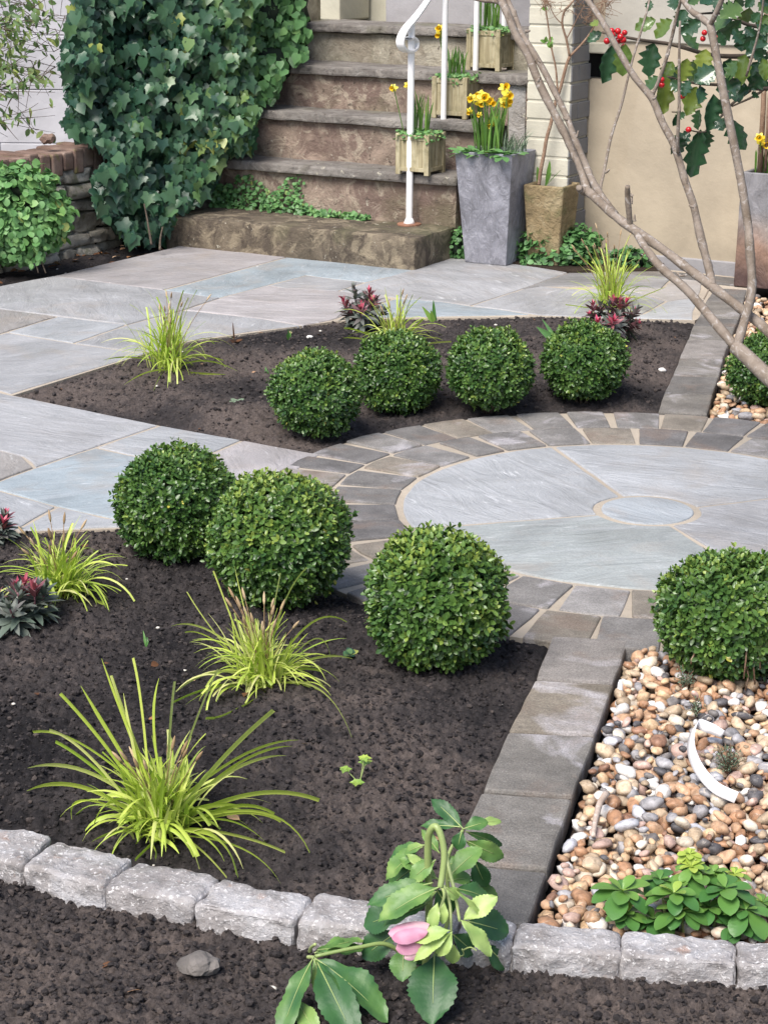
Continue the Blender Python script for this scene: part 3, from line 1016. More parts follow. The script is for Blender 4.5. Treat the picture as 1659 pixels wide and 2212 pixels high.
def gravel(poly, zb, n, rmin, rmax, seed, warm, bbox):
    r = np.random.default_rng(seed)
    P2 = np.array([p[:2] for p in poly])
    pts = []
    cell = {}
    cs = rmax * 2
    V0, T0 = ico(2)
    var = []
    for q in range(14):
        d = V0 * (1 + 0.27 * fbm(V0 * 1.45 + q * 7.7, 2, q)[:, None])
        var.append(d)
    var = np.array(var)
    out = []
    for layer, (zoff, frac, gap) in enumerate(((-0.006, 1.0, 0.80), (0.006, 0.95, 0.86), (0.016, 0.32, 0.95))):
        cell = {}
        m = int(n * frac)
        R = np.sort(rmin + (rmax - rmin) * r.random(m) ** 2.2)[::-1]
        X = r.uniform(bbox[0], bbox[2], m * 3)
        Y = r.uniform(bbox[1], bbox[3], m * 3)
        ok = inpoly(X, Y, P2) & (polydist(X, Y, P2) > 0.007)
        X, Y = X[ok], Y[ok]
        j = 0
        for i in range(min(len(X), m * 3)):
            if j >= m:
                break
            ri = R[min(int(j), m - 1)]
            x, y = X[i], Y[i]
            cx_, cy_ = int(x / cs), int(y / cs)
            bad = False
            for ax in (-1, 0, 1):
                for ay in (-1, 0, 1):
                    for (qx, qy, qr) in cell.get((cx_ + ax, cy_ + ay), ()):
                        if (qx - x) ** 2 + (qy - y) ** 2 < ((qr + ri) * gap) ** 2:
                            bad = True
                            break
                    if bad:
                        break
                if bad:
                    break
            if not bad:
                cell.setdefault((cx_, cy_), []).append((x, y, ri))
                out.append((x, y, zb + zoff + r.uniform(-0.003, 0.003), ri))
                j += 1
            elif i % 6 == 0:
                j += 1
    out = np.array(out)
    n = len(out)
    V = var[r.integers(0, 14, n)]
    sc = np.stack([r.uniform(0.95, 1.45, n), r.uniform(0.75, 1.05, n), r.uniform(0.5, 0.85, n)], 1) * out[:, 3:4]
    V = V * sc[:, None]
    a, b, c = r.uniform(0, 6.28, n), r.normal(0, 0.38, n), r.normal(0, 0.38, n)

    def rot(V, i, j, t):
        ct, s_ = np.cos(t)[:, None], np.sin(t)[:, None]
        vi, vj = V[..., i] * ct - V[..., j] * s_, V[..., i] * s_ + V[..., j] * ct
        V = V.copy()
        V[..., i], V[..., j] = vi, vj
        return V
    V = rot(rot(rot(V, 0, 2, b), 1, 2, c), 0, 1, a)
    W = V + out[:, None, :3]
    w = np.array([2.4, 2.6, 1.2, 2.3, 1.8, 2.2, 0.9, 0.35, 0.3, 0.35, 0.35, 1.1, 1.4, 1.0])
    grey = np.array([0, 0, 0, 0, 0, 0, 0.2, 1.5, 1.3, 1.4, 1.0, 0.5, 0.5, 0.5])
    ci = r.choice(14, n, p=w / w.sum())
    g = r.random(n) < warm(out[:, 0], out[:, 1])
    ci = np.where(g, r.choice(14, n, p=grey / grey.sum()), ci)
    cols = PEBCOL[ci] * r.uniform(0.8, 1.15, (n, 1))
    T = (T0[None] + (np.arange(n) * len(V0))[:, None, None]).reshape(-1, 3)
    return W.reshape(-1, 3), T, 0.5, np.repeat(cols, len(V0), 0)


GRL = arc(RC, R_OUT + 0.004, a_low2 % tp, 2 * math.pi - 0.12, 14)
GRL = [at(1358, 1388) + np.array([0.004, -0.004, 0])] + GRL[1:] + [np.array([2.2, 4.1, 0]), np.array([2.2, 2.2, 0])] + G([(1592, 2034), (1355, 2016), (1160, 1996)]) + G(LR[5:0:-1])
GRL = [p + np.array([0.004, 0, 0]) if i else p for i, p in enumerate(GRL)]
GRU = G([UR[0], UR[3], UR[6], UR[8], (1640, 636), (1700, 640)]) + [np.array([2.4, 7.2, 0]), np.array([2.6, 5.2, 0])] + arc(RC, R_OUT + 0.004, 0.35, a_sr, 12)
gl = tag(build('gravel', [gravel(GRL, -0.016, 3600, 0.0055, 0.0160, 5, lambda x, y: np.clip(0.03 + 0.55 * np.exp(-((x - 0.50) ** 2 / 0.03 + (y - 3.08) ** 2 / 0.03)) + 0.15 * (y > 3.2), 0, 0.6), (0.2, 2.3, 1.35, 3.95))], M['pebble']), kind='stuff')
tag(build('gravel', [gravel(GRU, -0.022, 1700, 0.009, 0.019, 6, lambda x, y: 0.02 + 0 * x, (0.95, 4.9, 2.1, 7.9))], M['pebble']), kind='stuff')
bm = bmesh.new()
prism(bm, [p[:2] for p in GRL], -0.16, -0.035)
prism(bm, [p[:2] for p in GRU], -0.16, -0.035)
tag(bmobj('gravel_bed', bm, M['potsoil']), kind='structure')

# ------------------------------------------------------------------ tumbled edging stones along the front
KS = [  # back left, back right (top face) and front right, front left on the top plane
    [(-130, 1757), (-62, 1770), (-125, 1822), (-200, 1806)],
    [(-56, 1768), (110, 1803), (46, 1864), (-122, 1826)],
    [(124, 1812), (288, 1850), (222, 1910), (54, 1867)],
    [(300, 1856), (474, 1896), (414, 1948), (228, 1911)],
    [(486, 1896), (670, 1936), (632, 1988), (424, 1952)],
    [(690, 1930), (838, 1955), (815, 2006), (642, 1990)],
    [(850, 1957), (990, 1976), (975, 2025), (826, 2008)],
    [(1004, 1977), (1114, 1989), (1098, 2040), (986, 2027)],
    [(1128, 1989), (1336, 2008), (1338, 2058), (1104, 2042)],
    [(1348, 2010), (1582, 2028), (1588, 2078), (1346, 2060)],
    [(1592, 2028), (1810, 2044), (1826, 2094), (1596, 2079)],
]
KLAB = ['tumbled grey stone at the end of the front edging, mostly outside the picture', 'pale grey edging stone cut off by the left border, ahead of the sedge',
        'brown and grey edging stone lying just left below the big sedge clump', 'edging stone with an orange brown stain directly below the big sedge clump',
        'edging stone with a pinkish top, between the stained stone and the half hidden pale stone', 'pale rounded edging stone half hidden by the pink hellebore flower',
        'edging stone hidden behind the middle of the hellebore plant', 'small edging stone at the end of the block border behind the hellebore leaves',
        'dark speckled edging stone with white edges, to the right of the hellebore', 'even lilac grey edging stone below the bright evergreen in the gravel',
        'pale edging stone cut off by the right border beside the gravel']


def rough_stone(corners, z1, z0, amp, seed, r=0.014):
    """tumbled block between a top quad and its foot."""
    bm = bmesh.new()
    c = [np.asarray(p) for p in corners]
    cen_ = sum(c) / 4
    lo = [bm.verts.new((*(cen_ + (p - cen_) * 1.03)[:2], z0)) for p in c]
    hi = [bm.verts.new((*p[:2], z1)) for p in c]
    bm.faces.new(hi)
    bm.faces.new(lo[::-1])
    for i in range(4):
        bm.faces.new((lo[i], lo[(i + 1) % 4], hi[(i + 1) % 4], hi[i]))
    bmesh.ops.recalc_face_normals(bm, faces=bm.faces)
    bmesh.ops.bevel(bm, geom=list(bm.edges), offset=r, segments=3, profile=0.6, affect='EDGES')
    bmesh.ops.triangulate(bm, faces=bm.faces)
    for _ in range(5):
        es = [e for e in bm.edges if e.calc_length() > 0.012]
        if not es:
            break
        bmesh.ops.subdivide_edges(bm, edges=es, cuts=1)
        bmesh.ops.triangulate(bm, faces=[f for f in bm.faces if len(f.verts) > 3])
    bm.normal_update()
    P = np.array([v.co[:] for v in bm.verts])
    Nn = np.array([v.normal[:] for v in bm.verts])
    d = fbm(P * 22 + seed * 3.1, 4, seed) * amp + fbm(P * 75 + seed, 3, seed + 5) * amp * 0.42
    P = P + Nn * d[:, None]
    for v, p in zip(bm.verts, P):
        v.co = p
    return bm


for k, q in enumerate(KS):
    zt = 0.030 + rng.uniform(-0.003, 0.003)
    c = [at(x, y, zt) for x, y in q]
    cc = sum(c) / 4
    c = [cc + (p - cc) * np.array([1.045, 1.045, 1]) for p in c]
    bm = rough_stone(c, zt, -0.09, 0.0050, 200 + k, 0.011)
    o = bmobj('edging_stone', bm, M['kerb'], smooth=True)
    tag(o, KLAB[k], 'edging stone', 'tumbled stones edging the front bed')

# ------------------------------------------------------------------ stone steps


def worn_box(name, o, ax, ay, az, mat, parent, res=0.05, amp=0.006, bev=0.008, seed=0, color=None):
    bm = bmesh.new()
    boxf(bm, o, ax, ay, az)
    bmesh.ops.recalc_face_normals(bm, faces=bm.faces)
    bmesh.ops.bevel(bm, geom=list(bm.edges), offset=bev, segments=2, profile=0.6, affect='EDGES')
    bmesh.ops.triangulate(bm, faces=bm.faces)
    for _ in range(6):
        es = [e for e in bm.edges if e.calc_length() > res]
        if not es:
            break
        bmesh.ops.subdivide_edges(bm, edges=es, cuts=1)
        bmesh.ops.triangulate(bm, faces=[f for f in bm.faces if len(f.verts) > 3])
    bm.normal_update()
    P = np.array([v.co[:] for v in bm.verts])
    Nn = np.array([v.normal[:] for v in bm.verts])
    P = P + Nn * (fbm(P * 9 + seed * 3.3, 4, seed) * amp)[:, None]
    for v, p in zip(bm.verts, P):
        v.co = p
    return bmobj(name, bm, mat, parent, smooth=True, color=color)


steps = thing('stone_steps', st(-0.6, 0.4, 0), 'weathered stone steps climbing from the patio to the house beside the ivy', 'steps')
ZT = [0.13, 0.345, 0.553, 0.740, 0.912]
VR = [0.0, 0.385, 0.560, 0.790, 1.085, 1.420]
UR_ = [0.0, -0.04]
for k, (x, y) in ((1, (985, 382)), (2, (1028, 270)), (3, (1141, 156)), (4, (1144, 66))):
    UR_.append(loc(onv(x, y, VR[k] - 0.03))[0])
UE = [0.0, UR_[2], UR_[3], UR_[4], UR_[5]]
worn_box('bottom_step', st(-1.235, 0.02, -0.1), SU * 1.235, SV * 0.39, ZZ * (ZT[0] + 0.1), M['block'], steps, 0.04, 0.006, 0.012, 1)
for k in range(1, 5):
    ue = UE[k] - 0.012
    worn_box('riser', st(-1.2, VR[k], ZT[k - 1] - 0.03), SU * (1.2 + ue), SV * (VR[k + 1] - VR[k] + 0.05), ZZ * (ZT[k] - 0.040 - ZT[k - 1] + 0.03), M['riser'] if k < 4 else M['riser_pale'], steps, 0.05, 0.004, 0.005, 10 + k)
    worn_box('tread', st(-1.2, VR[k] - 0.032, ZT[k] - 0.0395), SU * (1.2 + UE[k] + 0.004), SV * (VR[k + 1] - VR[k] + 0.06), ZZ * 0.0395, M['tread'], steps, 0.045, 0.004, 0.009, 20 + k)
worn_box('end_block', st(UE[2] + 0.03, VR[3] - 0.006, ZT[1]), SU * (UE[3] - UE[2] - 0.05), SV * 0.2, ZZ * (ZT[3] - 0.041 - ZT[1]), M['paleside'], steps, 0.05, 0.003, 0.006, 33)
# door step in grey render and landing
worn_box('riser', st(-0.9, VR[5], ZT[4] - 0.02), SU * (0.9 + UE[4] + 0.05), SV * 0.9, ZZ * 0.26, M['greyrender'], steps, 0.08, 0.002, 0.006, 30)

# house walls
u735 = loc(onv(735, 30, 1.40))[0]
house = thing('house', st(0.8, 1.2, 0), 'cream and beige painted house wall rising behind the steps and the planters', 'house')
bm = bmesh.new()
boxf(bm, st(-1.25, 1.395, 0.905), SU * (1.25 + u735), SV * 0.3, ZZ * 2.6)
bmobj('pier', bm, M['cream'], house, bevel=0.008)
bm = bmesh.new()
boxf(bm, st(-1.6, 2.35, -0.2), SU * 3.4, SV * 0.4, ZZ * 3.6)
boxf(bm, st(-1.9, 1.72, -0.2), SU * 0.99, SV * 0.62, ZZ * 3.6)
bmobj('rear_wall', bm, M['cream'], house)
VB = 0.70
VP = VB - 0.20
bm = bmesh.new()
ucl = loc(onv(1136, 250, VP))[0]
ucr = loc(onv(1237, 100, VP))[0]
uright = loc(onv(1266, 400, VB))[0]
boxf(bm, st(ucr - 0.05, VB, -0.2), SU * 3.0, SV * 0.35, ZZ * 0.86)
# dark opening with a sloping sill above it
zo0 = onv(1280, 171, VB)[2]
zo1 = onv(1280, 112, VB)[2]
uo0, uo1 = loc(onv(1255, 140, VB))[0], loc(onv(1304, 140, VB))[0]
bm.free()
bm = bmesh.new()
boxf(bm, st(ucr - 0.05, VB, -0.2), SU * 3.2, SV * 0.35, ZZ * (0.2 + zo0))
boxf(bm, st(uo1, VB, zo0), SU * 3.0, SV * 0.35, ZZ * (zo1 - zo0))
boxf(bm, st(ucr - 0.05, VB, zo1), SU * 3.2, SV * 0.35, ZZ * 2.2)
bmobj('rendered_wall', bm, M['beige'], house)
bm = bmesh.new()
boxf(bm, st(uo0 - 0.06, VB + 0.12, zo0 - 0.01), SU * (uo1 - uo0 + 0.1), SV * 0.02, ZZ * (zo1 - zo0 + 0.02))
bmobj('vent_opening', bm, M['black'], house)
bm = bmesh.new()
boxf(bm, st(uo0 - 0.03, VB - 0.03, zo1 - 0.004), SU * (uo1 - uo0 + 0.06), SV * 0.15, ZZ * 0.045)
bmobj('vent_sill', bm, M['cream'], house, bevel=0.006)
# upper grey-white band of the wall over the opening
zb = onv(1420, 92, VB)[2]
bm = bmesh.new()
boxf(bm, st(uo1 - 0.0, VB - 0.012, zb), SU * 2.8, SV * 0.03, ZZ * 1.8)
bmobj('upper_band', bm, M['paleband'], house, bevel=0.004)
bm = bmesh.new()
boxf(bm, st(uright + 0.02, VB - 0.012, -0.1), SU * 2.8, SV * 0.03, ZZ * 0.135)
bmobj('plinth', bm, M['greyrender'], house, bevel=0.005)

# painted brick pillar, brick by brick
pil = thing('brick_pillar', st((ucl + ucr) / 2, 0.55, 0), 'cream painted brick pillar with shade painted into its side face between steps and beige wall', 'pillar')
wu, dv = ucr - ucl, VB - VP
hb = 0.0765
parts = []
bmF, bmS = bmesh.new(), bmesh.new()
z = -0.1
row = 0
while z < 2.4:
    zz0, zz1 = z + 0.004, z + hb - 0.004
    boxf(bmF, st(ucl, VP + rng.uniform(-0.0015, 0.0015), zz0), SU * (wu - 0.004), SV * (dv * 0.6), ZZ * (zz1 - zz0))
    cut = dv * (0.38 if row % 2 else 0.92)
    jx = rng.uniform(0.0, 0.0025)
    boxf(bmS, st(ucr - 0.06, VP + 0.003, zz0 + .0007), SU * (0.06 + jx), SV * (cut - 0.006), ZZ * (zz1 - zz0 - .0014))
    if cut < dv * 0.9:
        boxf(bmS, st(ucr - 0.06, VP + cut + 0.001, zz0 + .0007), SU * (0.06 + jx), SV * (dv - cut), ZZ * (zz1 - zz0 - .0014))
    z += hb
    row += 1
boxf(bmF, st(ucl + 0.002, VP + 0.0045, -0.1), SU * (wu - 0.012), SV * (dv - 0.005), ZZ * 2.5)
bmobj('front_face', bmF, M['creambrick'], pil, bevel=0.004)
M['shadebrick'] = m_wall('brick with painted shade', (0.165, 0.165, 0.17), (0.23, 0.225, 0.215), 0.4)  # same cream brick, its shaded side put into the colour as grey
bmobj('side_face', bmS, M['shadebrick'], pil, bevel=0.004)

# ------------------------------------------------------------------ white handrail
HU = loc(at(884, 488, ZT[0]))[0]
HV = loc(at(884, 488, ZT[0]))[1]


def onu(x, y, u):
    d = ray(x, y)
    t = ((SO - CAM) @ SU + u) / (d @ SU)
    return CAM + d * t


rail = thing('handrail', st(HU, HV, ZT[0]), 'white painted iron handrail with a curled end beside the steps', 'handrail')
ptop = onv(894, 52, HV)
base = at(884, 486, ZT[0])
ptop = np.array([base[0], base[1], ptop[2]])


def post(name, b, top, r):
    k_ = np.array([0, 0.004, 0.008, 0.25, 0.5, 0.75, 0.992, 0.996, 1.0])[:, None]
    build(name, [tube(b * (1 - k_) + top * k_, r, 16, cap=False)], M['white'], rail)


post('post', base + ZZ * 0.004, ptop, 0.0145)
# round foot plate
a = np.linspace(0, 2 * math.pi, 24, endpoint=False)
bm = bmesh.new()
prism(bm, np.c_[base[0] + 0.052 * np.cos(a), base[1] + 0.052 * np.sin(a)], ZT[0] - 0.002, ZT[0] + 0.008)
bmobj('foot_plate', bm, M['rust'], rail, bevel=0.003)
build('foot_collar', [tube(np.array([base + ZZ * 0.006, base + ZZ * 0.018, base + ZZ * 0.03]), [0.027, 0.020, 0.0148], 14)], M['white'], rail)
p2 = onu(959.5, 150, HU)
v2 = loc(p2)[1]
p3 = onu(1028, 100, HU)
v3 = loc(p3)[1]
p4 = onu(1089, 35, HU)
v4 = loc(p4)[1]
# sloping bar: from the scroll up past the picture
rz = onu(925, 2, HU)
rv, rzz = loc(rz)[1], rz[2]
lo_p = onu(893, 52, HU)
sl_ = (rzz - lo_p[2]) / (rv - loc(lo_p)[1])


def railz(v):
    return lo_p[2] + sl_ * (v - loc(lo_p)[1])


for vv in (v2, v3, v4):
    k = max([i for i in range(5) if VR[i] - 0.03 <= vv] or [0])
    post('post', st(HU, vv, ZT[min(k, 4)]), st(HU, vv, railz(vv)), 0.0125)
sc = [(960, -52), (925, 2), (899, 38), (880, 60), (869, 78), (866, 93), (872, 105), (884, 109), (894, 103), (896, 92), (889, 84), (882, 86)]
Pb = smooth_path([st(HU - 0.012, v4 + 0.12, railz(v4 + 0.12))] + [onu(x, y, HU - 0.012) for x, y in sc], 6)
V, T, t = ribbon(Pb, 0.036, SU, 0.0, 0.5, True)
V2 = V.copy()
Pn = nrm(np.cross(nrm(np.gradient(Pb, axis=0)), SU))
off = np.repeat(Pn, 3, 0) * 0.009
nq = len(V)
Tt = np.concatenate([T, T[:, ::-1] + nq])
k = len(Pb)
side = []
for i in range(k - 1):
    for e in (0, 2):
        a0, a1 = 3 * i + e, 3 * i + 3 + e
        side += [(a0, a1, a1 + nq), (a0, a1 + nq, a0 + nq)]
build('rail_bar', [(np.concatenate([V, V2 + off]), np.concatenate([Tt, np.array(side)]), 0.5)], M['white'], rail, smooth=False)

# ------------------------------------------------------------------ planters


def wood_box(corner, w, d, h, label):
    """corner = front right foot; runs -u by w and +v by d."""
    c = np.asarray(corner)
    t = thing('wooden_planter', c, label, 'planter', 'square wooden planters on the steps')
    lg = 0.022
    for i in (0, 1):
        for j in (0, 1):
            bm = bmesh.new()
            boxf(bm, c - SU * (w if i else lg) + SV * ((d - lg) if j else 0), SU * lg, SV * lg, ZZ * h)
            bmobj('leg', bm, M['wood'], t, bevel=0.002)
    zb = 0.014
    for nm, o, ax, ay in (('panel', c - SU * (w - lg) + SV * 0.006, SU * (w - 2 * lg), SV * 0.01), ('panel', c - SU * (w - lg) + SV * (d - 0.016), SU * (w - 2 * lg), SV * 0.01),
                          ('panel', c - SU * 0.016 + SV * lg, SU * 0.01, SV * (d - 2 * lg)), ('panel', c - SU * (w - 0.006) + SV * lg, SU * 0.01, SV * (d - 2 * lg))):
        bm = bmesh.new()
        boxf(bm, o + ZZ * (zb + 0.018), ax, ay, ZZ * (h - zb - 0.044))
        bmobj(nm, bm, M['wood'], t, bevel=0.001)
        n_ = nrm(ay if np.linalg.norm(ay) < 0.02 else ax)
        for z0, hh in ((zb, 0.018), (h - 0.028, 0.022)):
            bm = bmesh.new()
            boxf(bm, o - n_ * 0.004 + ZZ * z0, ax + (n_ * 0.008 if ax @ n_ > 0 and np.linalg.norm(ax) < 0.02 else 0), ay + (n_ * 0.008 if np.linalg.norm(ay) < 0.02 else 0), ZZ * hh)
            bmobj('rail', bm, M['wood'], t, bevel=0.002)
    bm = bmesh.new()
    boxf(bm, c - SU * (w - 0.018) + SV * 0.018 + ZZ * 0.016, SU * (w - 0.036), SV * (d - 0.036), ZZ * (h - 0.03))
    bmobj('soil_fill', bm, M['potsoil'], t)
    return t, c - SU * w / 2 + SV * d / 2 + ZZ * (h - 0.012), (w, d)


c1 = at(925, 381, ZT[1])
W1 = wood_box(c1, 0.158, 0.16, 0.172, 'square pale wood planter on the lowest full step, behind the first rail post')
c2 = at(1007, 259, ZT[2])
W2 = wood_box(c2, 0.170, 0.17, 0.178, 'square pale wood planter on the middle step, behind the tall slate planter daffodils')
c3 = at(1078, 155, ZT[3])
W3 = wood_box(c3, 0.165, 0.17, 0.180, 'square pale wood planter on the top visible step next to the brick pillar')


def taper_pot(name, corner, wb, wt, h, lean, mat, label, color, fillz=0.02, db=None, dt=None):
    """square tapered pot; corner = front right foot corner."""
    db, dt = db or wb, dt or wt
    c = np.asarray(corner) - SU * wb / 2 + SV * db / 2
    t = thing(name, c, label, 'planter')
    bm = bmesh.new()

    def ring(w, d, z):
        return [bm.verts.new(tuple(c + SU * a_ * w / 2 + SV * b_ * d / 2 + ZZ * z)) for a_, b_ in ((-1, -1), (1, -1), (1, 1), (-1, 1))]
    r0, r1 = ring(wb, db, 0), ring(wt, dt, h)
    r2, r3 = ring(wt - 0.03, dt - 0.03, h), ring(wt - 0.04, dt - 0.04, h - 0.06)
    for A, B in ((r0, r1), (r1, r2), (r2, r3)):
        for i in range(4):
            bm.faces.new((A[i], A[(i + 1) % 4], B[(i + 1) % 4], B[i]))
    bm.faces.new(r0[::-1])
    bm.faces.new(r3)
    bmobj('pot_body', bm, mat, t, bevel=0.004 if color or name == 'slate_planter' else 0.014, color=color, seg=3)
    bm = bmesh.new()
    q = [c + SU * a_ * (wt - 0.034) / 2 + SV * b_ * (dt - 0.034) / 2 for a_, b_ in ((-1, -1), (1, -1), (1, 1), (-1, 1))]
    prism(bm, q, h - 0.055, h - fillz)
    bmobj('soil_fill', bm, M['potsoil'], t)
    return t, c + ZZ * (h - fillz), (wt, dt)


sp = at(1092, 575, 0)
hS = onv(1103, 333, loc(sp)[1] - 0.02)[2]
SL = taper_pot('slate_planter', sp, 0.190, 0.262, hS, 0, M['slate'], 'tall tapered blue grey slate planter with daffodils at the foot of the steps', (0.215, 0.215, 0.245), db=0.15, dt=0.24)
tp_c = at(1204, 577, 0)
hP = onv(1204, 402, loc(tp_c)[1])[2]
PT = taper_pot('stone_pot', tp_c, 0.135, 0.182, hP, 0, M['pot'], 'squat ochre stone pot with lichen behind the tall slate planter', None, fillz=0.03)
rp = at(1583, 618, 0) + SU * 0.26
hR = onv(1592, 371, loc(at(1583, 618, 0))[1])[2]
RP = taper_pot('slate_planter', rp, 0.26, 0.25, hR, 0, M['rustslate'], 'rust stained slate planter against the beige wall, cut by the right border', None, db=0.25)

# ------------------------------------------------------------------ low garden wall on the left
wa, wb_ = at(-330, 668, -0.03), at(400, 505, -0.03)
wd = nrm((wb_ - wa) * [1, 1, 0])
wn = np.array([wd[1], -wd[0], 0])  # towards the camera side
if wn @ (CAM - wa) < 0:
    wn = -wn
wl = np.linalg.norm((wb_ - wa)[:2])
mid = at(115, 575, -0.03)
tm = (mid - wa) @ wd
zc1 = None
for zz in np.linspace(0.2, 0.9, 141):
    p = wa + wd * tm
    q = np.array([p[0], p[1], zz]) - CAM
    yy = ICY - FPX * (q @ UP) / (q @ FW)
    if yy < 318:
        zc1 = zz
        break
zc1 = zc1 or 0.55
lw = thing('low_wall', wa + wd * wl / 2, 'low rubble stone wall with an old brick coping on the left', 'wall')
parts = []
zrow = -0.1
k = 0
while zrow < zc1 - 0.115:
    hrow = rng.uniform(0.055, 0.085)
    s = 0.0
    while s < wl:
        L = rng.uniform(0.09, 0.24)
        cpt = wa + wd * (s + L / 2) + np.array([0, 0, zrow + hrow / 2])
        V, T = ico(3)
        Vb = np.sign(V) * np.abs(V) ** 0.30 * (1 + 0.16 * fbm(V * 1.8 + k, 3, k)[:, None])
        sx, sy, sz = L / 2 * 0.99, 0.10 + rng.uniform(-0.012, 0.012), hrow / 2 * 0.98
        W = cpt + Vb[:, 0:1] * sx * wd + Vb[:, 1:2] * sy * wn * -1 - wn * 0.10 + Vb[:, 2:3] * sz * ZZ
        W = W + wn * (fbm(W * 22, 3, 3) * 0.008)[:, None]
        parts.append((W, T, 0.5))
        s += L
        k += 1
    zrow += hrow
build('rubble_stones', parts, M['rubble'], lw)
bm = bmesh.new()
boxf(bm, wa - wn * 0.18 - ZZ * 0.1, wd * wl, wn * 0.14, ZZ * (zc1))
bmobj('wall_core', bm, M['potsoil'], lw)
bm = bmesh.new()
s = 0.0
i = 0
while s < wl + 0.05:
    L = rng.uniform(0.062, 0.074)
    dz = rng.uniform(-0.008, 0.008)
    pr = rng.uniform(-0.008, 0.014)
    tw = rng.uniform(-0.03, 0.03)
    zlow = zc1 - 0.105 + (0.02 if i % 2 else 0)
    boxf(bm, wa + wd * s + wn * (0.012 + pr) - wn * 0.225 + ZZ * zlow, wd * (L - 0.006) + wn * tw * L, wn * 0.215, ZZ * (zc1 - zlow + dz + 0.05 * max(0, 0.8 - s)))
    s += L
    i += 1
cop = bmobj('brick_coping', bm, M['oldbrick'], lw, bevel=0.008)
V, T = blob(at(104, 301, zc1 + 0.015), (0.032, 0.028, 0.024), 4, 2, 0.5, 1.6)
tag(build('broken_brick', [(V, T, 0.5)], M['oldbrick'], smooth=False), 'small broken lump of brick lying on top of the low wall', 'brick')

# white wall far behind the low wall
ww = thing('white_wall', (-3.2, 11.2, 0), 'white painted garden wall far behind the low wall and thin shrub', 'wall')
bm = bmesh.new()
for r in range(9):
    x = -7.0 + (0.6 if r % 2 else 0)
    while x < -0.9:
        boxf(bm, np.array([x, 11.2 + 0.002 * (r % 2), -0.16 + 0.3 * r]), np.array([1.195, 0.25, 0]) * [1, 0, 1], np.array([0, 0.25, 0]), ZZ * 0.296)
        x += 1.2
bmobj('block_face', bm, M['whitewall'], ww, bevel=0.004)
bm = bmesh.new()
boxf(bm, np.array([-7.0, 11.21, -0.2]), np.array([6.2, 0, 0]), np.array([0, 0.2, 0]), ZZ * 2.7)
bmobj('wall_core', bm, M['whitewall'], ww)

# ------------------------------------------------------------------ clipped box balls


